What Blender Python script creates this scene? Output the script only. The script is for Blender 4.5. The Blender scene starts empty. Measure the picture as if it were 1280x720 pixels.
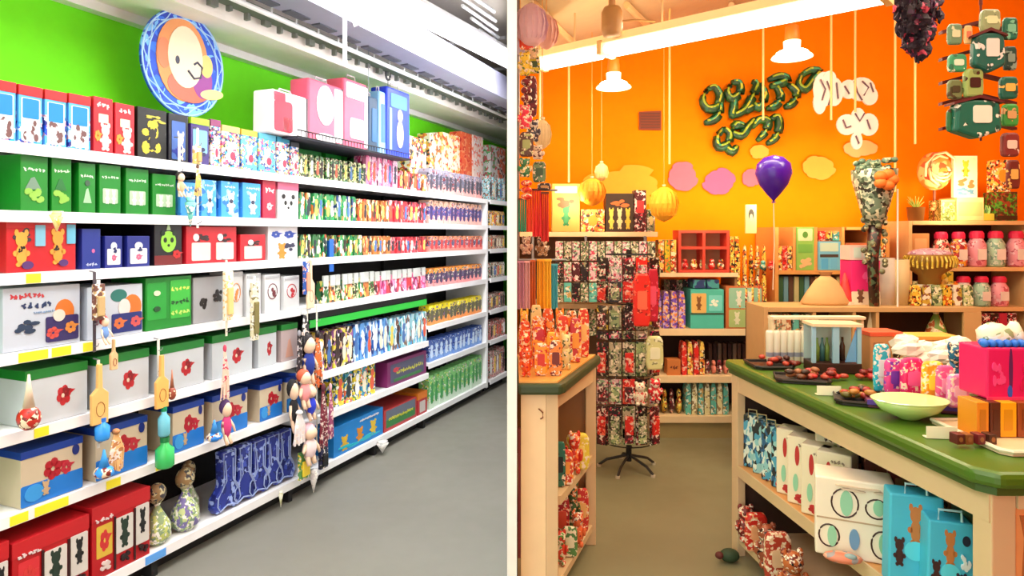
import bpy, math, random
from math import sin, cos, pi, radians, atan2
from mathutils import Matrix, Vector
random.seed(11)
SC = bpy.context.scene
COL = SC.collection
F, HOR, CH = 800.0, 293.0, 1.5           # focal length in px, horizon row, eye height

# ---------------------------------------------------------------- materials
def lin(c):
    out = []
    for v in c[:3]:
        v = v / 255.0
        out.append(v / 12.92 if v <= .04045 else ((v + .055) / 1.055) ** 2.4)
    return (out[0], out[1], out[2], 1.0)
_M = {}
def mat(c, rough=.5, metal=0, emit=None, es=1, trans=0, alpha=1, name=None, ior=1.45, spec=.5):
    key = (tuple(c), rough, metal, emit, es, trans, alpha, spec)
    if key in _M: return _M[key]
    m = bpy.data.materials.new(name or 'paint_%d_%d_%d' % tuple(c[:3])); m.use_nodes = True
    nt = m.node_tree; b = nt.nodes['Principled BSDF']
    b.inputs['Roughness'].default_value = rough; b.inputs['Metallic'].default_value = metal
    b.inputs['Transmission Weight'].default_value = trans; b.inputs['Alpha'].default_value = alpha
    b.inputs['Specular IOR Level'].default_value = spec
    # a slight mottling keeps every surface procedural rather than dead flat
    tc = nt.nodes.new('ShaderNodeTexCoord'); nz = nt.nodes.new('ShaderNodeTexNoise'); nz.inputs['Scale'].default_value = 14
    mx = nt.nodes.new('ShaderNodeMix'); mx.data_type = 'RGBA'
    l = lin(c); mx.inputs[6].default_value = tuple(v * .93 for v in l[:3]) + (1,); mx.inputs[7].default_value = tuple(min(1, v * 1.05) for v in l[:3]) + (1,)
    nt.links.new(tc.outputs['Object'], nz.inputs['Vector']); nt.links.new(nz.outputs['Fac'], mx.inputs[0])
    nt.links.new(mx.outputs[2], b.inputs['Base Color'])
    if emit:
        b.inputs['Emission Color'].default_value = lin(emit); b.inputs['Emission Strength'].default_value = es
    _M[key] = m
    return m
_P = {}
def pmat(base, blobs, cov=.5, scale=60, zr=(0, 1), bands=None, rough=.4, stretch=1.0):
    """printed card / patterned cloth: flat ground (or bands by height) with irregular patches of print"""
    key = (tuple(base), tuple(blobs), cov, scale, zr, tuple(bands or ()), rough, stretch)
    if key in _P: return _P[key]
    m = bpy.data.materials.new('printed_%d' % len(_P)); m.use_nodes = True
    nt = m.node_tree; N = nt.nodes; L = nt.links; b = N['Principled BSDF']; b.inputs['Roughness'].default_value = rough
    tc = N.new('ShaderNodeTexCoord'); oi = N.new('ShaderNodeObjectInfo')
    mu = N.new('ShaderNodeMath'); mu.operation = 'MULTIPLY'; mu.inputs[1].default_value = 37.0
    L.new(oi.outputs['Random'], mu.inputs[0])
    mp = N.new('ShaderNodeMapping'); mp.inputs['Scale'].default_value = (1, 1, stretch); L.new(tc.outputs['Object'], mp.inputs['Vector'])
    nz0 = N.new('ShaderNodeTexNoise'); nz0.inputs['Scale'].default_value = scale; L.new(mp.outputs[0], nz0.inputs['Vector'])
    ad = N.new('ShaderNodeVectorMath'); ad.operation = 'MULTIPLY_ADD'; ad.inputs[1].default_value = (.6 / scale,) * 3
    L.new(nz0.outputs['Color'], ad.inputs[0]); L.new(mp.outputs[0], ad.inputs[2])
    vo = N.new('ShaderNodeTexVoronoi'); vo.voronoi_dimensions = '4D'; vo.inputs['Scale'].default_value = scale * 1.5
    L.new(ad.outputs[0], vo.inputs['Vector']); L.new(mu.outputs[0], vo.inputs['W'])
    sp = N.new('ShaderNodeSeparateColor'); L.new(vo.outputs['Color'], sp.inputs[0])
    cr = N.new('ShaderNodeValToRGB'); cr.color_ramp.interpolation = 'CONSTANT'
    n = len(blobs); els = cr.color_ramp.elements
    while len(els) < n: els.new(.5)
    for i, c in enumerate(blobs): els[i].position = i / n; els[i].color = lin(c)
    if n == 1: els[1].position = 1; els[1].color = lin(blobs[0])
    L.new(sp.outputs[0], cr.inputs[0])
    nz = N.new('ShaderNodeTexNoise'); nz.noise_dimensions = '4D'; nz.inputs['Scale'].default_value = scale * .8; nz.inputs['Detail'].default_value = 1
    L.new(mp.outputs[0], nz.inputs['Vector']); L.new(mu.outputs[0], nz.inputs['W'])
    th = N.new('ShaderNodeMath'); th.operation = 'GREATER_THAN'; th.inputs[1].default_value = .5 + (.5 - cov) * .45
    L.new(nz.outputs['Fac'], th.inputs[0])
    sz = N.new('ShaderNodeSeparateXYZ'); L.new(tc.outputs['Generated'], sz.inputs[0])
    a = N.new('ShaderNodeMath'); a.operation = 'GREATER_THAN'; a.inputs[1].default_value = zr[0] - .001; L.new(sz.outputs['Z'], a.inputs[0])
    c_ = N.new('ShaderNodeMath'); c_.operation = 'LESS_THAN'; c_.inputs[1].default_value = zr[1] + .001; L.new(sz.outputs['Z'], c_.inputs[0])
    m1 = N.new('ShaderNodeMath'); m1.operation = 'MULTIPLY'; L.new(a.outputs[0], m1.inputs[0]); L.new(c_.outputs[0], m1.inputs[1])
    m2 = N.new('ShaderNodeMath'); m2.operation = 'MULTIPLY'; L.new(m1.outputs[0], m2.inputs[0]); L.new(th.outputs[0], m2.inputs[1])
    mx = N.new('ShaderNodeMix'); mx.data_type = 'RGBA'; L.new(m2.outputs[0], mx.inputs[0]); L.new(cr.outputs[0], mx.inputs[7])
    if bands:
        br = N.new('ShaderNodeValToRGB'); br.color_ramp.interpolation = 'CONSTANT'; e = br.color_ramp.elements
        while len(e) < len(bands): e.new(.5)
        for i, (p, c) in enumerate(bands): e[i].position = p; e[i].color = lin(c)
        L.new(sz.outputs['Z'], br.inputs[0]); L.new(br.outputs[0], mx.inputs[6])
    else: mx.inputs[6].default_value = lin(base)
    L.new(mx.outputs[2], b.inputs['Base Color'])
    _P[key] = m
    return m
def vary(cols, rough=.5):
    """one material whose colour is picked per object"""
    key = ('v', tuple(cols), rough)
    if key in _P: return _P[key]
    m = bpy.data.materials.new('assorted_%d' % len(_P)); m.use_nodes = True
    N = m.node_tree.nodes; oi = N.new('ShaderNodeObjectInfo'); cr = N.new('ShaderNodeValToRGB'); cr.color_ramp.interpolation = 'CONSTANT'
    e = cr.color_ramp.elements
    while len(e) < len(cols): e.new(.5)
    for i, c in enumerate(cols): e[i].position = i / len(cols); e[i].color = lin(c)
    m.node_tree.links.new(oi.outputs['Random'], cr.inputs[0]); m.node_tree.links.new(cr.outputs[0], N['Principled BSDF'].inputs['Base Color'])
    N['Principled BSDF'].inputs['Roughness'].default_value = rough
    _P[key] = m
    return m

# ---------------------------------------------------------------- mesh builder
class MB:
    def __init__(s): s.v = []; s.f = []; s.mi = []; s.m = 0; s.T = Matrix()
    def add(s, vs, fs):
        o = len(s.v); s.v += [tuple(s.T @ Vector(p)) for p in vs]
        s.f += [tuple(i + o for i in f) for f in fs]; s.mi += [s.m] * len(fs); return s
    def at(s, x=0, y=0, z=0, rx=0, ry=0, rz=0):
        s.T = Matrix.Translation((x, y, z)) @ Matrix.Rotation(rz, 4, 'Z') @ Matrix.Rotation(ry, 4, 'Y') @ Matrix.Rotation(rx, 4, 'X'); return s
    def box(s, x0, x1, y0, y1, z0, z1, tx=0, ty=0):
        v = [(x0, y0, z0), (x1, y0, z0), (x1, y1, z0), (x0, y1, z0), (x0 + tx, y0 + ty, z1), (x1 - tx, y0 + ty, z1), (x1 - tx, y1 - ty, z1), (x0 + tx, y1 - ty, z1)]
        return s.add(v, [(3, 2, 1, 0), (4, 5, 6, 7), (0, 1, 5, 4), (1, 2, 6, 5), (2, 3, 7, 6), (3, 0, 4, 7)])
    def poly(s, pts, y0, y1):           # outline in x,z extruded along y (front = y0)
        n = len(pts)
        v = [(p[0], y0, p[1]) for p in pts] + [(p[0], y1, p[1]) for p in pts]
        return s.add(v, [tuple(range(n)), tuple(range(2 * n - 1, n - 1, -1))] + [(i, i + n, (i + 1) % n + n, (i + 1) % n) for i in range(n)])
    def slab(s, pts, z0, z1):           # outline in x,y extruded along z
        n = len(pts)
        v = [(p[0], p[1], z0) for p in pts] + [(p[0], p[1], z1) for p in pts]
        return s.add(v, [tuple(range(n - 1, -1, -1)), tuple(range(n, 2 * n))] + [(i, (i + 1) % n, (i + 1) % n + n, i + n) for i in range(n)])
    def lathe(s, prof, seg=16, cx=0, cy=0, cz=0, sy=1):
        v = []; f = []; k = len(prof)
        for r, z in prof:
            for j in range(seg):
                a = 2 * pi * j / seg; v.append((cx + r * cos(a), cy + r * sin(a) * sy, cz + z))
        for i in range(k - 1):
            for j in range(seg):
                j2 = (j + 1) % seg; f.append((i * seg + j, i * seg + j2, (i + 1) * seg + j2, (i + 1) * seg + j))
        f.append(tuple(range(seg - 1, -1, -1))); f.append(tuple((k - 1) * seg + j for j in range(seg)))
        return s.add(v, f)
    def blob(s, c, r, seg=12, rings=8, wob=0):
        if not hasattr(r, '__len__'): r = (r, r, r)
        v = []; f = []
        for i in range(rings + 1):
            t = pi * i / rings
            for j in range(seg):
                a = 2 * pi * j / seg; q = 1 + (wob * (random.random() - .5) if wob else 0)
                v.append((c[0] + r[0] * q * sin(t) * cos(a), c[1] + r[1] * q * sin(t) * sin(a), c[2] - r[2] * q * cos(t)))
        for i in range(rings):
            for j in range(seg):
                j2 = (j + 1) % seg; f.append((i * seg + j, i * seg + j2, (i + 1) * seg + j2, (i + 1) * seg + j))
        return s.add(v, f)
    def tube(s, pts, r, seg=8, close=False):
        pts = [Vector(p) for p in pts]; n = len(pts); v = []; f = []
        for i, p in enumerate(pts):
            a = pts[i - 1] if (i or close) else pts[0]; b = pts[(i + 1) % n] if (i < n - 1 or close) else pts[-1]
            d = (b - a).normalized() if (b - a).length > 1e-9 else Vector((0, 0, 1))
            q = Vector((0, 0, 1)) if abs(d.z) < .9 else Vector((1, 0, 0))
            x = d.cross(q).normalized(); y = d.cross(x).normalized()
            rr = r[i] if hasattr(r, '__len__') else r
            for j in range(seg):
                t = 2 * pi * j / seg; v.append(tuple(p + x * rr * cos(t) + y * rr * sin(t)))
        m = n if close else n - 1
        for i in range(m):
            for j in range(seg):
                j2 = (j + 1) % seg; i2 = (i + 1) % n; f.append((i * seg + j, i * seg + j2, i2 * seg + j2, i2 * seg + j))
        if not close: f.append(tuple(range(seg))); f.append(tuple((n - 1) * seg + j for j in range(seg)))
        return s.add(v, f)
    def build(s, name, m, parent=None, loc=None, rz=0, bev=0, smooth=False):
        me = bpy.data.meshes.new(name); me.from_pydata(s.v, [], s.f)
        for q in (m if isinstance(m, (list, tuple)) else [m]): me.materials.append(q)
        for i, p in enumerate(me.polygons):
            p.material_index = s.mi[i]; p.use_smooth = smooth
        me.update()
        import bmesh as _b
        bm = _b.new(); bm.from_mesh(me); _b.ops.recalc_face_normals(bm, faces=bm.faces); bm.to_mesh(me); bm.free()
        o = bpy.data.objects.new(name, me); COL.objects.link(o)
        if parent: o.parent = parent
        if loc: o.location = loc
        o.rotation_euler = (0, 0, rz)
        if bev:
            b = o.modifiers.new('edge', 'BEVEL'); b.width = bev; b.segments = 2; b.limit_method = 'ANGLE'
        return o
def tag(o, label=None, cat=None, group=None, kind=None):
    if label: o['label'] = label
    if cat: o['category'] = cat
    if group: o['group'] = group
    if kind: o['kind'] = kind
    return o
def thing(name, label, cat, loc, rz=0, group=None):
    o = bpy.data.objects.new(name, None); COL.objects.link(o); o.empty_display_size = .05
    o.location = loc; o.rotation_euler = (0, 0, rz)
    return tag(o, label, cat, group)
def dup(o, loc, rz=None, label=None, parent=None, top=True):
    c = o.copy(); COL.objects.link(c)
    if top:
        c.location = loc
        if rz is not None: c.rotation_euler = (0, 0, rz)
        if label: c['label'] = label
    else: c.parent = parent
    for ch in list(o.children): dup(ch, None, None, None, c, False)
    return c

# ---------------------------------------------------------------- shapes for print (outline in x,z)
def ell(cx, cz, rx, rz_, n=20): return [(cx + rx * cos(2 * pi * i / n), cz + rz_ * sin(2 * pi * i / n)) for i in range(n)]
def rrect(cx, cz, w, h, r, n=4):
    p = []
    for (sx, sz, a0) in ((1, 1, 0), (-1, 1, 90), (-1, -1, 180), (1, -1, 270)):
        for i in range(n + 1):
            a = radians(a0 + 90 * i / n); p.append((cx + sx * (w / 2 - r) + r * cos(a), cz + sz * (h / 2 - r) + r * sin(a)))
    return p
def decal(root, kind, cx, cz, sx, sz, m, w, d, h, seed=0, lay=0):
    """printed motif laid on the front face of a box of size w,d,h; cx in -.5...5, cz in 0..1"""
    R_ = random.Random(seed * 7 + int(cx * 100) + int(cz * 77))
    X, Z, A, B = cx * w, cz * h, sx * w / 2, sz * h / 2
    y1 = -d / 2 + .0005; y0 = -d / 2 - .0012 - .0006 * lay
    mb = MB(); nm = 'printed_motif'
    if kind == 'rr': mb.poly(rrect(X, Z, 2 * A, 2 * B, min(A, B) * .16), y0, y1); nm = 'printed_panel'
    elif kind == 'el': mb.poly(ell(X, Z, A, B), y0, y1)
    elif kind == 'ring':
        mb.tube([(p[0], y1, p[1]) for p in ell(X, Z, A, B)], .003, 6, True)
    elif kind == 'fl':
        for i in range(6):
            a = 2 * pi * i / 6 + .3; mb.poly(ell(X + A * .6 * cos(a), Z + B * .6 * sin(a), A * .42, B * .42, 9), y0, y1 - i * 1e-5)
        mb.poly([(X + A * .8, Z), (X + A * 1.6, Z + B * .4), (X + A * .9, Z + B * .5)], y0, y1)
        nm = 'printed_flower'
    elif kind == 'sc':
        n = max(3, int(A / max(B, 1e-4) * 1.5)); st = 2 * A / n; t = B * .2
        for i in range(n):
            x = X - A + st * (i + .5)
            for q in range(3):
                a = R_.choice([0, pi / 2, .7, -.7]); xx = x + R_.uniform(-.2, .2) * st; zz = Z + R_.uniform(-.4, .4) * B
                ln = R_.uniform(.3, .75) * B if a else st * .35
                dx, dz = cos(a) * min(ln, st * .45), sin(a) * ln; nx, nz = -sin(a) * t, cos(a) * t
                mb.poly([(xx - dx - nx, zz - dz - nz), (xx + dx - nx, zz + dz - nz), (xx + dx + nx, zz + dz + nz), (xx - dx + nx, zz - dz + nz)], y0 - q * 1e-5, y1)
        nm = 'lettering'
    elif kind == 'fig':   # small animal figure
        mb.poly(ell(X, Z - B * .35, A * .55, B * .6, 12), y0, y1); mb.poly(ell(X, Z + B * .45, A * .6, B * .42, 12), y0 - 2e-4, y1)
        for s in (-1, 1):
            mb.poly(ell(X + s * A * .5, Z + B * .82, A * .22, B * .2, 8), y0, y1); mb.poly(ell(X + s * A * .6, Z - B * .3, A * .28, B * .16, 8), y0, y1)
            mb.poly(ell(X + s * A * .32, Z - B * .9, A * .25, B * .13, 8), y0, y1)
        nm = 'printed_figure'
    elif kind == 'face':
        mb.poly(ell(X, Z, A, B, 18), y0, y1)
        o = mb.build('printed_face', m[0], root)
        k = MB()
        for s in (-1, 1):
            k.poly(ell(X + s * A * .45, Z + B * .15, A * .22, B * .25, 10), y0 - .001, y0 + .0003); k.poly(ell(X + s * A * .75, Z + B * .8, A * .28, B * .26, 10), y0 - .001, y0 + .0003)
        k.poly(ell(X, Z - B * .35, A * .16, B * .14, 8), y0 - .001, y0 + .0003)
        k.build('printed_eyes', m[1], root)
        return
    elif kind == 'blobs':
        for i in range(9):
            mb.poly(ell(X + R_.uniform(-.7, .7) * A, Z + R_.uniform(-.7, .7) * B, A * R_.uniform(.2, .4), B * R_.uniform(.2, .4), 8), y0 - i * 2e-5, y1)
    elif kind == 'tri': mb.poly([(X - A, Z - B), (X + A, Z - B), (X + A * .15, Z + B), (X - A * .3, Z + B * .8)], y0, y1)
    mb.build(nm, m, root)
# ================================================================ LEFT SHOP
P0 = Vector((-1.57, 2.8)); D = Vector((.3813, .9245)); NN = Vector((-.9245, .3813)); RZ = atan2(D.y, D.x)
def W(u, w, z): p = P0 + D * u + NN * w; return (p.x, p.y, z)
def U(px, w=0):
    b = P0 + NN * w; r = (px - 640) / F
    return (r * b.y - b.x) / (D.x - r * D.y)
def ZU(px, py, w=0): return CH + (HOR - py) / F * W(U(px, w), w, 0)[1]
WHITE = mat((236, 236, 238), .45); OFFW = mat((225, 222, 214), .6); BLACK = mat((14, 14, 16), .7); DARK = mat((38, 38, 42), .6)
LGREEN = mat((118, 240, 34), .7, spec=.2); STEEL = mat((150, 150, 155), .4, .6); GREYP = mat((120, 122, 140), .6)

# --- shell
mb = MB(); mb.slab([(-6, -1.2), (0, -1.2), (0, 9.2), (-6, 9.2)], -.05, 0)
def floor_mat(name, c1, c2, rough, seam=True):
    m = bpy.data.materials.new(name); m.use_nodes = True; N = m.node_tree.nodes; L = m.node_tree.links; b = N['Principled BSDF']
    tc = N.new('ShaderNodeTexCoord'); nz = N.new('ShaderNodeTexNoise'); nz.inputs['Scale'].default_value = 1.3; nz.inputs['Detail'].default_value = 6
    L.new(tc.outputs['Object'], nz.inputs['Vector']); mx = N.new('ShaderNodeMix'); mx.data_type = 'RGBA'
    mx.inputs[6].default_value = lin(c1); mx.inputs[7].default_value = lin(c2); L.new(nz.outputs['Fac'], mx.inputs[0]); L.new(mx.outputs[2], b.inputs['Base Color'])
    n2 = N.new('ShaderNodeTexNoise'); n2.inputs['Scale'].default_value = 9; L.new(tc.outputs['Object'], n2.inputs['Vector'])
    mr = N.new('ShaderNodeMapRange'); mr.inputs[3].default_value = rough - .08; mr.inputs[4].default_value = rough + .1
    L.new(n2.outputs['Fac'], mr.inputs[0]); L.new(mr.outputs[0], b.inputs['Roughness'])
    return m
tag(mb.build('floor', floor_mat('grey_concrete', (104, 102, 94), (122, 120, 111), .45)), kind='structure')
mb = MB(); mb.slab([W(-4.2, .5, 0)[:2], W(5.35, .5, 0)[:2], W(5.35, .6, 0)[:2], W(-4.2, .6, 0)[:2]], 0, 2.6)
tag(mb.build('wall_left', LGREEN), kind='structure')
mb = MB(); mb.slab([(-.019, 2.5), (.019, 2.5), (.019, 9.2), (-.019, 9.2)], 0, 3.9)
tag(mb.build('wall_partition', mat((244, 244, 242), .6)), kind='structure')
CEIL = mat((205, 196, 184), .8)
mb = MB(); mb.slab([W(-4.2, .6, 0)[:2], W(-4.2, .1, 0)[:2], W(5.6, .1, 0)[:2], W(5.6, .6, 0)[:2]], 2.6, 2.66)
mb.slab([W(-4.2, .15, 0)[:2], W(-4.2, .1, 0)[:2], W(5.6, .1, 0)[:2], W(5.6, .15, 0)[:2]], 2.66, 3.16)
tag(mb.build('ceiling_soffit', mat((246, 240, 234), .8)), kind='structure')
mb = MB(); mb.slab([(-6, -1.2), (-.019, -1.2), (-.019, 9.2), (-6, 9.2)], 3.16, 3.22)
tag(mb.build('ceiling', CEIL), kind='structure')
mb = MB(); mb.slab([(-6, 9.2), (-.019, 9.2), (-.019, 9.3), (-6, 9.3)], 0, 3.2)
tag(mb.build('wall_far', OFFW), kind='structure')
# white rounded edge along the top of the green wall
mb = MB(); mb.slab([W(-4.2, .5, 0)[:2], W(-4.2, .44, 0)[:2], W(5.3, .44, 0)[:2], W(5.3, .5, 0)[:2]], 2.555, 2.6)
tag(mb.build('trim_1', WHITE), kind='structure')

# --- roof girder with its rails, hangers and clips
g = thing('roof_girder', 'long grey roof girder with white rails hanging below the pale ceiling above the shelving', 'girder', W(0, 0, 2.62), RZ)
MB().box(-1.5, 4.05, -.34, -.10, .06, .26).build('duct_panel', mat((150, 150, 172), .6), g)
MB().box(-1.5, 4.05, -.05, .07, .045, .06).build('backing_strip', mat((96, 108, 92), .7), g)
m1 = MB(); m1.tube([(-1.5, -.07, .03), (4.05, -.07, .03)], .015); m1.tube([(-1.5, -.09, .27), (4.05, -.09, .27)], .012); m1.build('rail', WHITE, g)
m1 = MB()
for i in range(30):
    x = -1.4 + i * .185; m1.tube([(x, -.07, .03), (x + .0, -.09, .27)], .006, 6)
m1.build('hanger_rods', WHITE, g, ).__setitem__('kind', 'stuff')
for i in range(46):
    x = -1.45 + i * .12; MB().box(x, x + .018 + .03 * (i % 3 == 0), .045, .075, .02 - .01 * (i % 2), .046).build('clip', mat((120, 124, 118), .6), g)
for i in range(24):
    x = -1.4 + i * .23; MB().box(x, x + .15, -.17, -.11, .052, .06).build('slot', mat((84, 86, 98), .7), g)

# --- ceiling joists and strip lights
for i, t in enumerate([-.6, .5, 1.6, 2.7, 3.6]):
    a = W(t, .1, 3.08); b = W(t + .15, -2.4, 3.08)
    b2 = (min(b[0], -.05), b[1], b[2]) if b[0] > -.05 else b
    if b[0] > -.05:
        k = (-.05 - a[0]) / (b[0] - a[0]); b2 = (-.05, a[1] + k * (b[1] - a[1]), 3.08)
    m1 = MB(); m1.tube([a, b2], .014, 8)
    tag(m1.build('ceiling_joist', WHITE), 'thin white joist crossing the pale ceiling over the shelving aisle', 'joist', 'thin white joists under the pale ceiling')
def strip_light(name, label, x0, x1, wd, loc, rz, warm=None, es=9, body=WHITE, group=None):
    g = thing(name, label, 'ceiling light', loc, rz, group)
    MB().poly([(-wd / 2, 0), (wd / 2, 0), (wd / 2 * .7, .05), (-wd / 2 * .7, .05)], x0, x1).build('housing', body, g)
    c = warm or (255, 255, 255)
    m = MB()
    p = [(-wd * .42, 0), (-wd * .3, -.035), (0, -.05), (wd * .3, -.035), (wd * .42, 0)]
    m.poly(p, x0 + .01, x1 - .01); m.build('diffuser', mat(c, .5, emit=c, es=es), g)
    m = MB()
    for s in (x0, x1 - .03): m.box(-wd * .46, wd * .46, s, s + .03, -.055, .02)
    m.build('end_caps', body, g)
    return g
# light strip seen over the aisle (runs nearly along the shelving)
strip_light('strip_light', 'long bright white strip light on the pale ceiling beside the girder', -.7, 1.95, .26, (-.70, 3.9, 2.92), atan2(1.27, .66) - pi / 2, es=4)
strip_light('strip_light', 'added white strip light out of view over the aisle nearer the entrance', -1.3, 1.3, .2, (-1.35, .9, 2.95), atan2(1.27, .66) - pi / 2, es=5, group=None)  # added fixture above the view, put in to light the near aisle
# louvre blades top right of that ceiling
for i in range(6):
    a = Vector((-.42 + i * .045, 3.75 + i * .25, 3.02)); m1 = MB(); m1.tube([a, a + Vector((.30 - i * .04, .62 - i * .06, 0))], .012, 8)
    tag(m1.build('ceiling_rod', WHITE), 'short white rod under the ceiling between the strip light and the partition', 'rod', 'white rods beside the strip light')

# --- gondola shelving
SH1 = [1.83, 1.584, 1.36, 1.076, .79, .50, .11]; SH2 = [1.83, 1.584, 1.36, 1.08, .667, .415, .11]; SH3 = [1.83, 1.584, 1.36, 1.08, .775, .485, .11]
BAY = [(-.95, U(375)), (U(375), U(535)), (U(535), U(608)), (U(612), 4.0)]
YEL = mat((238, 226, 40), .6); BLU = mat((90, 160, 235), .6)
FIGM = vary([(235, 225, 200), (40, 50, 60), (220, 90, 60), (240, 200, 90), (70, 110, 170), (240, 240, 240), (60, 40, 40)], .4)
names = ['near shelving bay of large toy boxes', 'middle shelving bay with small figures and blue packs', 'third shelving bay tightly filled with small packs', 'furthest shelving bay beside the white partition']
tagsp = {0: [(3, 40, YEL, .1), (3, 75, YEL, .07), (3, 110, YEL, .05), (2, 40, YEL, .05), (5, 22, YEL, .06), (5, 63, YEL, .12), (5, 140, YEL, .06), (5, 202, YEL, .07), (4, 50, YEL, .05), (6, 193, BLU, .1)]}
for bi, ((u0, u1), SHs) in enumerate(zip(BAY, (SH1, SH2, SH3, SH3))):
    o = W(u0, 0, 0); L_ = u1 - u0
    g = thing('shelving_bay', 'white steel ' + names[bi], 'shelving', o, RZ)
    MB().box(0, L_ + (.9 if bi == 3 else 0), .43, .46, .0, 1.83).build('back_panel', BLACK, g)
    for k, z in enumerate(SHs):
        d = .44
        m1 = MB(); m1.box(.004, L_ - .004, 0, d - .012, z - .02, z); m1.box(.004, L_ - .004, -.008, .0, z - .04, z + .002)
        sh = m1.build('shelf', WHITE, g)
        for (kk, px, mm, wd) in tagsp.get(bi, []):
            if kk == k:
                x = U(px) - u0; MB().box(x - wd / 2, x + wd / 2, -.0105, -.008, z - .037, z - .003).build('price_label', mm, sh)
    MB().box(.0, L_, .06, .075, 0, .085).build('kick_plate', BLACK, g)
    for x in (0, L_):
        MB().box(x - .012 if x else 0, x + (.012 if not x else 0), .40, .43, 0, 1.86).build('upright', BLACK, g)
    if bi == 2: MB().box(L_ - .02, L_ + .012, -.01, .42, .06, 1.83).build('end_upright', WHITE, g)
    if bi in (0, 1):
        for q in (.5, .95): MB().box(L_ * q, L_ * q + .03, .0, .06, 0, .088).build('foot', BLACK, g)
allSH = [SH1, SH2, SH3, SH3]

# --- product boxes
PLACED = []
def lbox(name, label, cat, bay, sh, x0, x1, yt, body, dep=.22, w=.012, decals=(), band=None, group=None, lean=0, side=None, zoff=0, sway=0):
    z = allSH[bay][sh] + .0015 + zoff
    wf = w
    a, b = U(x0, wf), U(x1, wf); h = ZU((x0 + x1) / 2, yt, wf) - z; wd = b - a - .005 - ((.026 if sh in (4, 5) else .010 if sh in (1, 2) else .002) if bay == 0 and x1 - x0 > 20 else 0)
    if sh: h = min(h, allSH[bay][sh - 1] - .028 - z)
    c = W((a + b) / 2, wf + dep / 2, z)
    g = thing(name, label, cat, c, RZ + sway, group)
    m1 = MB(); m1.box(-wd / 2, wd / 2, -dep / 2, dep / 2, 0, h)
    m1.build('carton', body, g, bev=.002)
    if band:
        cb, fr = band
        m2 = MB(); m2.box(-wd / 2 - .001, wd / 2 + .001, -dep / 2 - .0018, dep / 2 + .001, h * (1 - fr), h + .001); m2.build('top_flap', cb, g, bev=.001)
    for i, dd in enumerate(decals):
        decal(g, *dd, wd, dep, h, seed=len(PLACED) + i, lay=i)
    PLACED.append(g)
    return g
red, blue, sky, green, white, navy, black, yel, org, pink, cream, grey, purple, lime, brown = (216, 24, 40), (20, 70, 190), (20, 150, 232), (20, 140, 40), (240, 240, 242), (30, 40, 130), (18, 18, 20), (245, 215, 40), (240, 130, 40), (240, 120, 160), (240, 225, 190), (150, 150, 155), (130, 70, 170), (150, 215, 60), (110, 60, 35)
m_ = lambda c, **k: mat(tuple(int(v * .87) for v in c), .4, **k)
# shelf 1
b1 = pmat((80, 165, 225), [blue, white, sky, (200, 220, 240), navy, (200, 140, 160)], .55, 45, (0, .55))
for (x0, x1, yt, lb) in ((-12, 21, 101, 'cut off by the photo edge'), (22, 54, 108, 'and blue window, leftmost uncut one'), (55, 84, 114, 'with a rounded blue window, second whole one'), (85, 114, 119, 'with a rounded blue window, beside the red boxes')):
    lbox('toy_box', 'tall blue toy box with red top ' + lb, 'toy box', 0, 0, x0, x1, yt, b1, band=(m_((228, 30, 38)), .17),
         decals=[('sc', 0, .91, .6, .07, m_(white)), ('rr', 0, .42, .8, .74, m_((235, 240, 245))), ('rr', 0, .61, .7, .34, m_((0, 140, 230))), ('blobs', 0, .25, .7, .4, m_((120, 80, 80))), ('fig', -.1, .2, .45, .34, m_((235, 225, 230)))])
for (x0, x1, yt, lb) in ((116, 142, 122, 'with pale animal figures beside the blue window boxes'), (143, 169, 130, 'with pale animal figures next to the black and yellow box')):
    lbox('toy_box', 'bright red toy box ' + lb, 'toy box', 0, 0, x0, x1, yt, m_((222, 30, 46)), decals=[('sc', 0, .86, .7, .12, m_((255, 240, 240))), ('rr', 0, .62, .5, .16, m_((240, 225, 200))), ('fig', .1, .3, .7, .5, m_((245, 230, 225))), ('fl', -.3, .3, .3, .2, m_((245, 170, 60)))])
lbox('toy_box', 'black toy box with yellow creature print on the top shelf', 'toy box', 0, 0, 171, 209, 136, m_((22, 20, 18)), decals=[('blobs', 0, .45, .8, .7, m_((225, 205, 50))), ('fig', 0, .4, .45, .45, m_((30, 25, 20))), ('blobs', .1, .8, .7, .14, m_((200, 190, 60)))])
lbox('toy_box', 'dark box with blue panel under the round sign', 'toy box', 0, 0, 210, 236, 143, m_((20, 20, 34)), decals=[('rr', 0, .45, .7, .8, m_((70, 110, 190))), ('fig', .1, .35, .5, .6, m_((240, 230, 210))), ('blobs', -.1, .2, .6, .3, m_((30, 50, 160)))])
lbox('toy_box', 'purple and blue box with lime top under the round sign', 'toy box', 0, 0, 238, 262, 148, m_((70, 50, 130)), band=(m_((170, 220, 40)), .14), decals=[('rr', 0, .5, .8, .5, m_((130, 190, 235))), ('blobs', 0, .25, .7, .4, m_((40, 40, 90)))])
mix1 = pmat((235, 225, 215), [(230, 80, 120), (90, 60, 140), sky, (240, 210, 80), white, (30, 30, 60)], .6, 60)
mix2 = pmat((90, 185, 220), [white, (60, 120, 200), (230, 90, 140), (250, 220, 90), navy], .5, 55)
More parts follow.
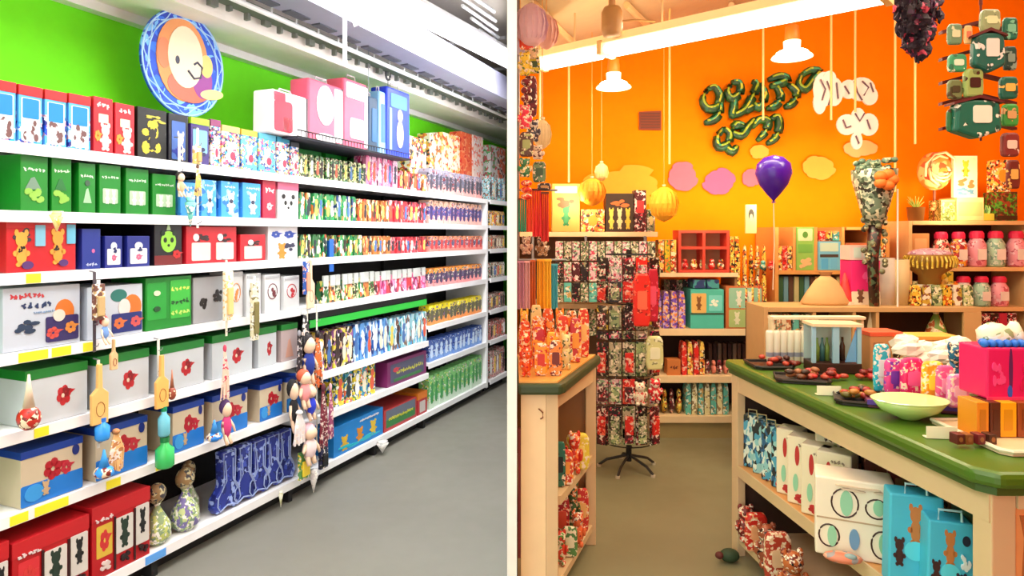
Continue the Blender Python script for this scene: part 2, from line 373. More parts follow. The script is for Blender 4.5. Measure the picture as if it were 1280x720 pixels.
for (x0, x1, yt, mm, bc, lb) in ((263, 276, 150, mix1, (150, 60, 110), 'slim pink and purple box right of the round sign'), (277, 300, 158, mix1, (240, 215, 120), 'pale box with yellow top and pink figures'), (301, 322, 163, mix2, (245, 200, 60), 'blue box with golden top edge'), (323, 345, 168, mix2, (90, 190, 225), 'light blue box with small white figures'), (346, 362, 172, mix1, (60, 170, 210), 'narrow teal topped box near the bay joint'), (363, 374, 178, mix1, (40, 40, 50), 'narrow dark topped box at the bay joint')):
    lbox('toy_box', lb + ' on the top shelf', 'toy box', 0, 0, x0, x1, yt, mm, band=(m_(bc), .14), decals=[('fig', 0, .4, .6, .5, m_(white)), ('el', .1, .3, .3, .2, m_((200, 50, 90)))])
# shelf 2
gl = pmat((18, 150, 36), [(230, 235, 230), (60, 190, 70), (170, 215, 90), (60, 110, 70)], .5, 55, (.12, .8), rough=.35)
gm = m_((16, 140, 34))
for i, (x0, x1, yt, lb) in enumerate(((22, 62, 194, 'widest, with a pale landscape print'), (64, 93, 196, 'second from the shelf end with a hill print'), (95, 121, 204, 'short, with a small tree print'), (122, 153, 206, 'with white rows of figures'), (156, 188, 211, 'with white caption and grey figures'), (190, 222, 218, 'beside the blue boxes with a white roof print'))):
    dc = [('sc', 0, .74, .8, .08, m_((215, 235, 215)))]
    if i < 2: dc += [('tri', -.05, .5, .6, .22, m_((120, 150, 130) if i == 0 else (40, 120, 60))), ('blobs', 0, .28, .9, .3, m_((150, 205, 80)))]
    elif i == 2: dc += [('tri', 0, .35, .5, .3, m_((170, 220, 170))), ('el', 0, .6, .3, .12, m_((60, 90, 70)))]
    else: dc += [('rr', 0, .36, .7, .3, m_((190, 225, 185))), ('fig', -.15, .35, .25, .3, m_((240, 245, 235))), ('fig', .15, .35, .25, .3, m_((240, 245, 235)))]
    lbox('toy_box', 'green toy box ' + lb, 'toy box', 0, 1, x0, x1, yt, gm, decals=dc, sway=radians([2, -5, 3, 0, -2, -4][i]) * .5)
bb = pmat((60, 150, 225), [(150, 205, 245), (30, 110, 200)], .4, 30)
for i, (x0, x1, yt, lb) in enumerate(((224, 246, 228, 'behind the hanging strip'), (250, 272, 225, 'with white snowman figure'), (275, 300, 227, 'with a white and grey figure, middle of three'), (302, 327, 229, 'beside the pink box'))):
    lbox('toy_box', 'light blue toy box ' + lb, 'toy box', 0, 1, x0, x1, yt, bb, decals=[('sc', 0, .85, .6, .08, m_(white)), ('fig', .05, .42, .55, .62, m_((235, 245, 250))), ('el', .05, .45, .2, .12, m_((60, 60, 90)))])
lbox('toy_box', 'slim crimson box with white squiggle beside the skull face box', 'toy box', 0, 1, 328, 345, 223, m_((214, 30, 70)), decals=[('sc', 0, .7, .7, .16, m_(white)), ('fl', 0, .3, .4, .2, m_((250, 200, 210)))])
lbox('toy_box', 'white panda face box with pink top', 'toy box', 0, 1, 346, 374, 225, m_((238, 238, 240)), band=(m_((240, 110, 150)), .25), decals=[('face', 0, .38, .62, .5, (m_((250, 250, 250)), m_((15, 15, 18))))])
# shelf 3
o = lbox('toy_box', 'wide red box with two orange tiger toys', 'toy box', 0, 2, 5, 97, 277, m_((214, 22, 36)), decals=[('rr', 0, .93, 1, .12, m_((230, 40, 50))), ('blobs', -.28, .72, .3, .3, m_((60, 50, 60))), ('fig', -.3, .48, .27, .72, m_((240, 175, 70))), ('blobs', -.3, .45, .1, .16, m_((20, 16, 16))), ('fig', .22, .5, .27, .72, m_((240, 165, 60))), ('blobs', .2, .45, .1, .16, m_((20, 16, 16))), ('rr', -.04, .72, .14, .42, m_((140, 205, 235))), ('rr', .42, .75, .13, .4, m_((110, 190, 225))), ('el', -.22, .14, .16, .16, m_((90, 50, 120))), ('el', .3, .16, .14, .14, m_((90, 50, 120)))])
lbox('toy_box', 'plain navy box with a tiny pink mark', 'toy box', 0, 2, 100, 128, 286, m_((28, 50, 150)), decals=[('el', .1, .45, .16, .1, m_((230, 110, 170))), ('sc', 0, .12, .6, .1, m_((200, 210, 235)))])
for (x0, x1, lb) in ((129, 155, 'beside the plain navy box'), (157, 189, 'beside the dark monster box')):
    lbox('toy_box', 'navy box with white castle-like figure ' + lb, 'toy box', 0, 2, x0, x1, 295, m_((30, 42, 140)), decals=[('rr', 0, .35, .75, .5, m_((240, 240, 245))), ('el', 0, .68, .35, .25, m_((245, 245, 250))), ('fl', 0, .32, .25, .2, m_((230, 110, 150))), ('blobs', .05, .55, .25, .2, m_((40, 50, 110)))])
lbox('toy_box', 'black box with a green monster head above red', 'toy box', 0, 2, 191, 229, 278, m_((22, 18, 26)), decals=[('rr', 0, .12, 1, .22, m_((120, 20, 24))), ('face', 0, .55, .55, .5, (m_((150, 215, 60)), m_((20, 40, 16)))), ('tri', 0, .9, .15, .16, m_((200, 230, 180))), ('fl', .3, .25, .3, .2, m_((215, 40, 40)))])
for (x0, x1, yt, n, lb) in ((231, 297, 283, 2, 'wide red box with two white robot figures'), (299, 333, 293, 1, 'smaller red box with one white robot figure')):
    dc = []
    for q in range(n):
        cx = (-.22 if q == 0 else .25) if n == 2 else 0; sx = .36 if n == 2 else .7
        dc += [('rr', cx, .32, sx, .48, m_((238, 225, 215))), ('blobs', cx, .68, sx * .9, .25, m_((60, 30, 34))), ('el', cx - .1, .7, sx * .3, .2, m_(white))]
    lbox('toy_box', lb, 'toy box', 0, 2, x0, x1, yt, m_((218, 28, 44)), decals=dc)
lbox('toy_box', 'white box with blue flowers and an orange mascot figure', 'toy box', 0, 2, 334, 373, 281, m_((238, 236, 240)), band=(m_((225, 215, 225)), .06), decals=[('fl', -.25, .72, .3, .2, m_((60, 90, 190))), ('fl', .2, .72, .35, .22, m_((50, 80, 180))), ('fig', -.05, .25, .35, .45, m_((240, 150, 50))), ('blobs', .2, .35, .4, .3, m_((60, 60, 90)))])
# shelf 4
lbox('toy_box', 'large pale grey box with red heading and orange owl print', 'toy box', 0, 3, 2, 101, 358, m_((205, 214, 228)), decals=[('sc', -.2, .86, .45, .1, m_((205, 50, 60))), ('sc', -.08, .7, .42, .13, m_((35, 55, 100))), ('sc', .02, .58, .3, .05, m_((140, 170, 205))), ('blobs', -.2, .36, .36, .26, m_((40, 60, 90))), ('el', .28, .55, .26, .42, m_((225, 120, 40))), ('rr', .25, .28, .44, .42, m_((50, 36, 100))), ('fl', .12, .22, .18, .2, m_((225, 80, 70))), ('fl', .36, .28, .16, .2, m_((240, 150, 60))), ('el', .2, .5, .16, .2, m_((240, 225, 210)))])
lbox('toy_box', 'pale grey box with a cluster of blue and orange pots', 'toy box', 0, 3, 108, 179, 357, m_((208, 216, 228)), decals=[('el', .05, .8, .3, .25, m_((40, 120, 110))), ('el', .3, .55, .35, .5, m_((225, 120, 40))), ('el', .15, .55, .22, .35, m_((235, 225, 220))), ('rr', .2, .25, .56, .38, m_((30, 40, 120))), ('fl', .05, .25, .2, .22, m_((235, 120, 60))), ('fl', .36, .25, .2, .22, m_((225, 90, 90))), ('blobs', -.3, .5, .2, .5, m_((110, 60, 80)))])
lbox('toy_box', 'bright green box with yellow green lettering blocks', 'toy box', 0, 3, 181, 240, 346, m_((14, 140, 34)), decals=[('rr', -.27, .55, .4, .7, m_((34, 165, 54))), ('rr', .24, .55, .44, .75, m_((60, 190, 60))), ('sc', .24, .75, .42, .12, m_((220, 240, 100))), ('sc', .24, .5, .42, .12, m_((20, 80, 30))), ('sc', .24, .28, .42, .12, m_((200, 235, 110))), ('el', -.27, .7, .14, .1, m_((230, 240, 200))), ('el', -.27, .4, .14, .1, m_((30, 80, 40)))])
lbox('toy_box', 'grey box with two black silhouettes', 'toy box', 0, 3, 241, 283, 346, m_((168, 168, 172)), decals=[('blobs', -.2, .45, .28, .35, m_((30, 25, 25))), ('blobs', .25, .5, .32, .4, m_((30, 25, 25)))])
for i, (x0, x1, yt, lb, c1) in enumerate(((284, 304, 340, 'with an orange mascot', (235, 150, 80)), (305, 327, 342, 'with black swirl print', (40, 40, 44)), (328, 351, 343, 'with a grey and red swirl', (120, 40, 50)), (352, 375, 345, 'with a red swirl beside the bay joint', (205, 40, 50)))):
    lbox('toy_box', 'white upright pouch box ' + lb, 'toy box', 0, 3, x0, x1, yt, m_((232, 234, 236)), dep=.12, sway=radians(6), decals=[('ring', 0, .55, .6, .4, m_(c1)), ('blobs', .05, .5, .35, .3, m_(c1)), ('rr', 0, .93, .9, .06, m_((205, 208, 212)))])
# shelf 5: white boxes with green tops and a red flower
for i, (x0, x1, yt, lb) in enumerate(((26, 114, 458, 'largest, lowest on the left end'), (116, 190, 441, 'behind two hanging card strips'), (194, 258, 429, 'third along the row'), (262, 318, 416, 'fourth along the row'), (320, 348, 409, 'narrow, before the pinkish one'))):
    lbox('toy_box', 'white box with green top and red flower, ' + lb, 'toy box', 0, 4, x0, x1, yt, m_((214, 220, 226)), band=(m_((18, 130, 40)), .17), decals=[('fl', .1, .44, .24, .38, m_((205, 36, 46))), ('fl', .13, .5, .12, .2, m_((150, 20, 34))), ('el', .08, .44, .05, .08, m_((245, 215, 190)))])
lbox('toy_box', 'greyish pink fading box with green top at the bay joint', 'toy box', 0, 4, 349, 374, 405, m_((205, 185, 185)), band=(m_((18, 130, 40)), .15), decals=[('tri', 0, .35, .5, .5, m_((225, 170, 150)))])
# shelf 6: blue boxes with red creatures
for i, (x0, x1, yt, lb) in enumerate(((20, 108, 556, 'largest at the photo edge'), (115, 188, 528, 'behind the hanging wooden toys'), (212, 258, 504, 'behind the green bottles'), (262, 312, 490, 'with a white speech patch'), (322, 355, 478, 'with a red and black toy'), (358, 376, 470, 'narrow, at the bay joint'))):
    lbox('toy_box', 'cream and blue box with red creatures, ' + lb, 'toy box', 0, 5, x0, x1, yt, m_((222, 205, 175)), band=(m_((16, 60, 165)), .13), decals=[('rr', 0, .2, 1, .38, m_((28, 128, 226))), ('fl', 0, .55, .3, .4, m_((190, 20, 40))), ('fl', .22, .5, .18, .26, m_((205, 40, 60))), ('el', .38, .78, .12, .2, m_((22, 40, 130))), ('el', -.3, .22, .3, .3, m_((60, 165, 245))), ('fig', -.12, .25, .16, .26, m_((215, 180, 140)))])
# base shelf: red multipacks
rb = m_((200, 16, 28)); z0 = SH1[6]
for i, (x0, x1, yt, ww, lb) in enumerate(((-60, 12, 690, .0, 'at the lower edge with green pictures'), (14, 112, 662, .0, 'largest, with white puppy panel'), (114, 188, 622, .0, 'with yellow and white panels'))):
    lbox('toy_box', 'glossy red multipack box ' + lb, 'toy box', 0, 6, x0, x1, yt, rb, dep=.34, w=ww, band=(m_((214, 28, 38)), .2), decals=[('rr', -.3, .5, .26, .44, m_([(210, 215, 205), (235, 50, 60), (240, 200, 70)][i])), ('fl', -.3, .5, .16, .3, m_((235, 60, 60))), ('rr', .04, .48, .3, .5, m_((240, 236, 230))), ('rr', .36, .5, .24, .56, m_((236, 232, 226))), ('fig', .04, .5, .2, .42, m_((40, 60, 50))), ('fig', .36, .55, .14, .36, m_((30, 30, 34))), ('rr', -.13, .4, .03, .74, m_((60, 16, 20))), ('rr', .215, .4, .03, .74, m_((60, 16, 20))), ('sc', -.3, .8, .3, .08, m_((250, 230, 230))), ('blobs', .04, .14, .2, .16, m_((40, 20, 24))), ('blobs', .36, .14, .2, .16, m_((50, 24, 24))), ('blobs', -.3, .14, .2, .16, m_((245, 225, 220)))])
# base shelf: navy boot shaped stockings and cone bags
def boot(px, ybot, label, s=1.0):
    g = thing('stocking', label, 'stocking', W(U(px), .05, SH1[6] + .004), RZ, 'navy stockings standing in a row on the base shelf')
    H = .30 * s
    pts = [(-.05, H), (.045, H), (.04, H * .45), (.07, H * .3), (.085, .035), (.06, 0), (.02, .012), (-.02, .02), (-.075, .0), (-.095, .03), (-.09, .075), (-.05, .12), (-.045, H * .5)]
    MB().poly(pts, -.025, .025).build('stocking_body', pmat((34, 48, 140), [(20, 30, 100), (60, 80, 180), (150, 170, 225), (24, 34, 110)], .5, 34), g, bev=.008)
    m = MB(); m.tube([(x * .8, -.0265, .012 + z * .93) for x, z in pts], .0035, 6, True)
    m.tube([(-.03, -.0265, H * .85), (-.02, -.0265, H * .5), (-.05, -.0265, H * .35)], .003, 6)
    m.tube([(.02, -.0265, H * .85), (.02, -.0265, H * .5), (.05, -.0265, H * .3)], .003, 6)
    m.build('stitching', m_((170, 190, 240)), g); return g
for i, px in enumerate((292, 312, 330, 347, 362)): boot(px, 0, 'navy stocking with pale blue stitching standing on the base shelf', 1.0 - .01 * i)
def cone_bag(px, label, c1, c2, h=.27, r=.06, w=.06):
    g = thing('cone_bag', label, 'gift bag', W(U(px), w, SH1[6] + .002), RZ)
    MB().lathe([(r * .6, 0), (r, .03), (r * .95, h * .3), (r * .45, h * .5), (r * .2, h * .62), (r * .3, h * .66)], 14).build('bag', pmat(c1, [c2, (235, 235, 225), (120, 150, 120)], .6, 60), g, smooth=True)
    MB().blob((0, 0, h * .82), (r * .7, r * .6, h * .17)).build('topper', pmat((150, 120, 80), [(60, 60, 70), (200, 190, 150)], .5, 50), g, smooth=True)
    return g
cone_bag(208, 'clear cone bag of green sweets with a brown ball topper', (140, 160, 120), (190, 200, 110))
cone_bag(243, 'purple and green cone bag with cord beside the stockings', (120, 110, 170), (190, 205, 140), .29, .065)
cone_bag(264, 'pale green cone bag tied at the neck nearest the stockings', (170, 180, 160), (150, 190, 120), .28, .05, .15)
# small packs in rows (bays two to four)
def row(bay, sh, x0, x1, yt, n, mats_, name, label, cat, group, dep=.10, w=.012, jit=.0, cardtop=None, zoff=0, gap=.009, fm=None):
    z = allSH[bay][sh] + .0015 + zoff
    a, b = U(x0, w), U(x1, w); step = (b - a) / n; h = ZU((x0 + x1) / 2, yt, w) - z
    if sh: h = min(h, allSH[bay][sh - 1] - .028 - z)
    protos = []
    for m in mats_:
        mb = MB(); wd = step - gap
        if cardtop: mb.box(-wd / 2, wd / 2, -dep / 2, dep / 2, 0, h * .8, .0, dep * .1); mb.m = 1; mb.box(-wd / 2 * .9, wd / 2 * .9, -dep / 2 - .001, -dep / 2 + .012, h * .6, h); mb.m = 0
        else:
            mb.poly([(-wd / 2, 0), (wd / 2, 0), (wd / 2, h * .86), (wd * .3, h), (-wd * .3, h), (-wd / 2, h * .86)], -dep / 2, dep / 2); mb.m = 1
            mb.poly(ell(0, h * .36, wd * .3, h * .22, 10), -dep / 2 - .002, -dep / 2 + .001); mb.poly(ell(wd * .05, h * .66, wd * .26, h * .12, 9), -dep / 2 - .0026, -dep / 2 + .001); mb.m = 0
        protos.append(mb)
    first = {}
    for i in range(n):
        k = i % len(mats_); uu = a + step * (i + .5)
        loc = W(uu, w + dep / 2 + random.uniform(0, .015), z); rz = RZ + random.uniform(-jit, jit)
        if k not in first:
            o = protos[k].build(name, [mats_[k], cardtop or fm or FIGM], None, loc, rz, bev=.0015)
            first[k] = o
        else:
            o = first[k].copy(); COL.objects.link(o); o.location = loc; o.rotation_euler = (0, 0, rz)
        tag(o, label, cat, group)
gfig = pmat((200, 205, 150), [(40, 90, 50), (230, 225, 180), (90, 60, 40), (60, 130, 60), (20, 40, 30)], .65, 60)
gmix = pmat((40, 130, 70), [(20, 90, 50), (190, 210, 140), (220, 120, 60), (30, 60, 110), (20, 160, 90), (235, 230, 210)], .6, 36, stretch=.5)
gmix2 = pmat((50, 110, 60), [(20, 60, 40), (220, 210, 110), (30, 150, 80), (200, 90, 50), (240, 235, 220)], .6, 36, stretch=.5)
omix = pmat((190, 110, 50), [(130, 70, 30), (230, 180, 90), (210, 60, 50), (60, 50, 40), (240, 225, 180)], .55, 36, stretch=.5)
rmix = pmat((200, 50, 60), [(150, 20, 40), (240, 190, 190), (230, 90, 110), (60, 30, 40)], .55, 36, stretch=.5)
pmix = pmat((235, 140, 180), [(225, 40, 120), (250, 215, 230), (200, 80, 140), (120, 40, 80)], .55, 36, stretch=.5)
row(1, 0, 374, 458, 198, 14, [gfig], 'figure_card', 'small green and cream figure card in the front row of the top shelf', 'toy card', 'green and cream figure cards on the top shelf')
for (x0, x1, yt, lb) in ((373, 402, 180, 'left'), (407, 427, 183, 'middle'), (430, 451, 187, 'right')):
    lbox('storage_box', {'left': 'plain green box behind the figure cards, widest of three', 'middle': 'plain green box behind the figure cards, middle of three', 'right': 'plain green box behind the figure cards, beside the blue bag tray'}[lb], 'box', 1, 0, x0, x1, yt, m_((30, 165, 60)), dep=.1, w=.23, band=(m_((60, 200, 90)), .12))
row(1, 0, 458, 499, 196, 6, [pmix, pmat((240, 170, 200), [(250, 230, 240), (210, 100, 160)], .5, 70)], 'doll_pack', 'upright pink doll pack on the top shelf', 'toy pack', 'pink doll packs on the top shelf')
row(1, 0, 499, 534, 216, 6, [rmix, omix], 'toy_pack', 'small red and brown pack on the top shelf before the upright', 'toy pack', 'red and brown packs on the top shelf')
row(1, 1, 376, 447, 243, 10, [gmix], 'toy_pack', 'slim green patterned pack on the second shelf', 'toy pack', 'green patterned packs on the second shelf')
row(1, 1, 448, 487, 250, 7, [omix], 'toy_pack', 'slim orange brown pack on the second shelf', 'toy pack', 'orange brown packs on the second shelf')
row(1, 1, 487, 534, 252, 8, [rmix], 'toy_pack', 'slim red pack on the second shelf', 'toy pack', 'red packs on the second shelf')
row(1, 2, 377, 410, 293, 5, [gmix2], 'toy_pack', 'dark green pack on the third shelf before the blue divider', 'toy pack', 'dark green packs before the divider on the third shelf')
row(1, 2, 417, 454, 294, 6, [gmix2], 'toy_pack', 'dark green pack on the third shelf past the blue divider', 'toy pack', 'dark green packs past the divider on the third shelf')
row(1, 2, 454, 490, 295, 6, [omix], 'toy_pack', 'amber and brown pack on the third shelf', 'toy pack', 'amber packs on the third shelf')
row(1, 2, 490, 534, 296, 8, [rmix], 'toy_pack', 'crimson pack on the third shelf', 'toy pack', 'crimson packs on the third shelf')
wb = m_((225, 228, 225))
row(1, 3, 404, 470, 342, 9, [gmix2, omix, gfig], 'blister_card', 'carded green and brown toy with white header on the fourth shelf', 'toy card', 'green and brown blister cards on the fourth shelf', cardtop=wb, dep=.06)
row(1, 3, 470, 534, 337, 10, [rmix, pmix], 'blister_card', 'carded red and pink toy with white header on the fourth shelf', 'toy card', 'red and pink blister cards on the fourth shelf', cardtop=wb, dep=.06)
charm = pmat((60, 40, 40), [(240, 200, 150), (240, 230, 225), (30, 24, 28), (150, 90, 150), (220, 200, 60)], .6, 34, stretch=.6)
bstrip = pmat((90, 150, 215), [(30, 90, 180), (230, 240, 250), (170, 210, 240), (40, 60, 130)], .6, 36, stretch=.35)
tstrip = pmat((150, 200, 215), [(60, 140, 200), (230, 240, 240), (120, 80, 60), (90, 180, 190)], .6, 36, stretch=.4)
row(1, 4, 398, 443, 412, 5, [charm], 'character_card', 'dark card with cream character under the green banner', 'toy card', 'dark character cards under the green banner')
row(1, 4, 443, 487, 402, 6, [bstrip], 'toy_pack', 'tall blue and white pack under the green banner', 'toy pack', 'blue and white packs under the green banner')
row(1, 4, 487, 534, 394, 7, [tstrip], 'toy_pack', 'pale teal and brown pack at the end of the green banner', 'toy pack', 'pale teal packs under the green banner')
ban = thing('header_banner', 'long bright green banner strip above the blue packs', 'banner', W(U(388), .004, 0), RZ)
zz0, zz1 = ZU(390, 412), ZU(390, 400)
MB().box(0, U(534) - U(388), .0, .004, .985 - .035, 1.025 - .03).build('strip', m_((36, 205, 60)), ban); MB().box(0, U(534) - U(388), .004, .012, 1.0, 1.062).build('mounting_rail', BLACK, ban)
row(1, 5, 422, 470, 455, 5, [pmat((215, 190, 40), [(20, 110, 70), (30, 90, 180), (245, 225, 60), (240, 240, 230), (30, 40, 40)], .6, 40), pmat((40, 140, 170), [(240, 220, 60), (230, 100, 60), (20, 90, 60), white], .6, 40)], 'picture_book', 'bright yellow and teal picture book on the fifth shelf', 'book', 'yellow and teal books on the fifth shelf')
lbox('toy_box', 'purple framed landscape box with yellow wording beside the upright', 'toy box', 1, 5, 484, 533, 446, m_((140, 40, 110)), decals=[('rr', 0, .5, .86, .74, m_((90, 90, 120))), ('sc', .05, .5, .7, .22, m_((225, 225, 60))), ('fl', -.3, .62, .14, .2, m_((225, 60, 80))), ('rr', 0, .2, .7, .12, m_((60, 130, 70)))])
lbox('toy_box', 'sky blue box with orange and yellow animals on the base shelf', 'toy box', 1, 6, 417, 479, 522, m_((20, 140, 226)), decals=[('fig', -.3, .35, .18, .5, m_((240, 190, 40))), ('fig', 0, .4, .18, .5, m_((240, 150, 30))), ('fig', .28, .45, .18, .5, m_((245, 205, 60))), ('blobs', 0, .18, .9, .2, m_((30, 200, 220))), ('sc', .2, .85, .4, .1, m_(white))])
lbox('toy_box', 'grey topped yellow and green puzzle box on the base shelf', 'toy box', 1, 6, 480, 521, 505, m_((205, 60, 60)), decals=[('rr', 0, .55, .9, .8, m_((110, 120, 140))), ('rr', 0, .35, .88, .36, m_((60, 140, 70))), ('sc', 0, .5, .75, .2, m_((230, 225, 50)))])
lbox('toy_box', 'narrow red box with orange header next to the green packs', 'toy box', 1, 6, 522, 534, 490, m_((205, 50, 60)), band=(m_((240, 130, 30)), .3), decals=[('rr', 0, .35, .6, .5, m_((225, 215, 210)))])
def bandmat(top, mid, low, dot): return pmat(mid, dot, .4, 55, (.2, .95), bands=[(0, low), (.36, mid), (.72, top)])
specs = [(0, 214, (150, 145, 165), (110, 110, 130), (235, 170, 165), [(60, 60, 80), (220, 200, 200), (150, 60, 70)], 'grey and pink', 'top'),
         (1, 251, (235, 190, 160), (90, 80, 150), (235, 175, 165), [(50, 50, 110), (230, 225, 235), (220, 120, 90)], 'violet and pink', 'second'),
         (2, 293, (230, 150, 110), (95, 95, 125), (225, 130, 120), [(200, 60, 60), (220, 215, 215), (60, 60, 90)], 'red and grey', 'third'),
         (3, 331, (240, 150, 60), (100, 80, 120), (235, 150, 150), [(70, 50, 90), (235, 215, 210), (60, 110, 70)], 'orange topped purple', 'fourth'),
         (4, 374, (235, 215, 30), (110, 100, 60), (240, 150, 80), [(70, 70, 60), (240, 230, 120), (120, 90, 140)], 'yellow topped', 'fifth'),
         (5, 414, (60, 90, 170), (60, 90, 170), (110, 150, 215), [(25, 45, 120), (220, 230, 245), (120, 160, 220)], 'blue', 'sixth'),
         (6, 455, (130, 200, 120), (120, 190, 110), (200, 220, 200), [(50, 160, 70), (235, 240, 225), (215, 220, 80), (150, 150, 170)], 'green and white', 'base')]
for (sh, yt, t, mi, lo, dots, cn, sn) in specs:
    bm_ = bandmat(t, mi, lo, dots)
    row(2, sh, 537, 604, yt + 2, 12, [bm_], 'small_pack', cn + ' small pack tightly rowed on the third bay\'s ' + sn + ' shelf', 'toy pack', cn + ' packs of the third bay', fm=mat({0: (70, 70, 84), 1: (60, 50, 110), 2: (200, 60, 60), 3: (70, 50, 90), 4: (90, 90, 70), 5: (200, 220, 245), 6: (60, 150, 80)}[sh], .4))
for (sh, yt, c, cn) in ((0, 222, (150, 205, 215), 'pale teal'), (1, 264, (240, 190, 70), 'amber'), (2, 294, (190, 150, 120), 'brown and green'), (3, 328, (170, 165, 150), 'grey patterned'), (4, 366, (160, 120, 110), 'dull red brown'), (5, 400, (200, 120, 120), 'rose'), (6, 436, (205, 150, 150), 'pale rose')):
    row(3, sh, 613, 632, yt, 5, [pmat(c, [(60, 60, 60), (235, 230, 225), (200, 70, 60), (70, 130, 80)], .5, 70)], 'small_pack', cn + ' pack on the furthest bay by the partition', 'toy pack', cn + ' packs of the furthest bay')
# big items above the top shelf, bays 2-4
for (bay, x0, x1, yt, c, bl, lb) in ((1, 512, 533, 172, (240, 230, 220), [(60, 60, 70), (230, 140, 50), (240, 215, 90), (200, 60, 60)], 'speckled multicolour bag above the small packs'), (2, 537, 552, 168, (235, 225, 200), [(50, 60, 60), (240, 190, 70), (230, 110, 60)], 'speckled yellow and grey bag above the third bay'),
                                     (2, 553, 575, 168, (250, 235, 215), [(240, 90, 40), (250, 210, 120)], 'white bag with an orange flower'), (2, 576, 590, 166, (235, 100, 60), [(215, 40, 30), (245, 160, 110)], 'plain orange red bag'), (2, 591, 604, 170, (250, 225, 215), [(240, 130, 110), white], 'pale pink and white bag at the bay end'),
                                     (3, 613, 622, 182, (240, 240, 240), [(220, 110, 120), (110, 190, 120)], 'white bag with pink and green specks in the furthest bay'), (3, 623, 632, 185, (235, 120, 90), [(60, 40, 50), (240, 220, 210)], 'red and dark patterned bag by the partition')):
    z = 1.83 + (.14 if bay == 2 else .11 if bay == 1 else .12)
    lbox('shopping_bag', lb, 'bag', bay, 0, x0, x1, yt, pmat(c, bl, .5, 28), dep=.12, w=.15, zoff=0)
# --- clip strips and hanging toys
def clip_strip(px, y0, y1, label, w=-.035, c=(215, 215, 205)):
    u = U(px, w); z0, z1 = ZU(px, y0, w), ZU(px, y1, w)
    g = thing('clip_strip', label, 'hanging strip', W(u, w, z1), RZ)
    MB().box(-.006, .006, -.001, .001, 0, z0 - z1).build('strap', mat(c, .4), g)
    m = MB(); n = max(2, int((z0 - z1) / .09))
    for i in range(n): m.tube([(0, 0, .02 + i * .09), (0, -.02, .025 + i * .09), (0, -.025, .035 + i * .09)], .002, 5)
    m.tube([(0, 0, z0 - z1), (0, .03, z0 - z1 + .004)], .003, 6)
    m.build('hooks', STEEL, g)
def hang(px, y0, y1, kind, label, c1, c2, wpx=20, w=-.055, cat='hanging toy'):
    u = U(px, w); z0, z1 = ZU(px, y0, w), ZU(px, y1, w); H = z0 - z1; Y = W(u, w, 0)[1]; r = wpx / F * Y / 2
    nm = {'cone': 'treat_cone', 'tube': 'card_toy', 'doll': 'hanging_doll', 'ball': 'bead_ball', 'tassel': 'tassel', 'paddle': 'wooden_paddle', 'bottle': 'small_bottle'}[kind]
    g = thing(nm, label, cat, W(u, w, z1), RZ)
    a = pmat(c1, [c2, (240, 235, 225)], .45, 60)
    if kind == 'cone':
        MB().lathe([(.002, 0), (r * .45, H * .35), (r, H * .75), (r * .6, H * .8), (r * .85, H * .93)], 14).build('pouch', a, g, smooth=True); MB().lathe([(r * .62, H * .78), (r * .66, H * .82)], 14).build('tie', mat(c2, .4), g)
    elif kind == 'ball':
        MB().lathe([(r * .3, H * .42), (r * .55, H * .35), (r * .2, H * .8), (r * .1, H)], 12).build('net', mat(c1, .5), g, smooth=True); MB().blob((0, 0, H * .22), (r, r, H * .22)).build('ball', pmat(c2, [(240, 220, 190), (120, 30, 20)], .5, 50), g, smooth=True)
    elif kind == 'tube':
        MB().box(-r, r, -.01, .01, 0, H * .9).build('card', a, g, bev=.002); MB().box(-r * .7, r * .7, -.022, -.0102, H * .1, H * .6).build('blister', mat(c2, .15), g, bev=.004); MB().box(-r * .3, r * .3, -.002, .002, H * .9, H).build('hang_tab', WHITE, g)
    elif kind == 'doll':
        MB().blob((0, 0, H * .4), (r * .7, r * .5, H * .26)).build('dress', mat(c1, .8), g, smooth=True)
        MB().blob((0, -.002, H * .78), (r * .62, r * .6, H * .17)).build('head', mat((235, 200, 170), .6), g, smooth=True)
        MB().blob((0, r * .25, H * .84), (r * .75, r * .6, H * .18)).build('hair', mat(c2, .8), g, smooth=True)
        for s in (-1, 1):
            MB().tube([(s * r * .5, 0, H * .52), (s * r * .85, -.01, H * .38), (s * r * .9, -.02, H * .25)], [r * .2, r * .16, r * .12]).build('arm', mat((235, 200, 170), .6), g, smooth=True)
            MB().tube([(s * r * .3, 0, H * .25), (s * r * .32, -.01, H * .1), (s * r * .34, -.02, 0)], [r * .24, r * .2, r * .18]).build('leg', mat((235, 200, 170), .6), g, smooth=True)
    elif kind == 'tassel':
        MB().blob((0, 0, H * .92), (r * .35, r * .35, H * .07)).build('knot', mat(c2, .5), g, smooth=True)
        m = MB()
        for i in range(14):
            x = r * (-.8 + 1.6 * i / 13); m.tube([(x * .2, 0, H * .88), (x * .8, -.006, H * .5), (x, random.uniform(-.01, .01), random.uniform(0, .06) * H)], r * .1, 5)
        m.build('threads', pmat(c1, [c2, (240, 220, 210)], .4, 60), g)
    elif kind == 'paddle':
        MB().poly([(-r * .25, H), (r * .25, H), (r * .3, H * .6), (r, H * .5), (r * .95, 0), (-r * .95, 0), (-r, H * .5), (-r * .3, H * .6)], -.008, .008).build('board', mat(c1, .6), g, bev=.003)
        m = MB(); m.tube([(p[0], -.0085, p[1]) for p in ell(0, H * .25, r * .5, H * .12, 12)], .0015, 5, True); m.build('drawn_line', mat(c2, .6), g)
    elif kind == 'bottle':
        MB().lathe([(r * .8, 0), (r, .01), (r, H * .6), (r * .45, H * .75), (r * .45, H * .85)], 14).build('bottle_body', mat(c1, .2), g, smooth=True); MB().lathe([(r * .5, H * .84), (r * .5, H)], 12).build('cap', mat(c2, .3), g)
    return g
clip_strip(224, 172, 246, 'thin clear strip in front of the last green box')
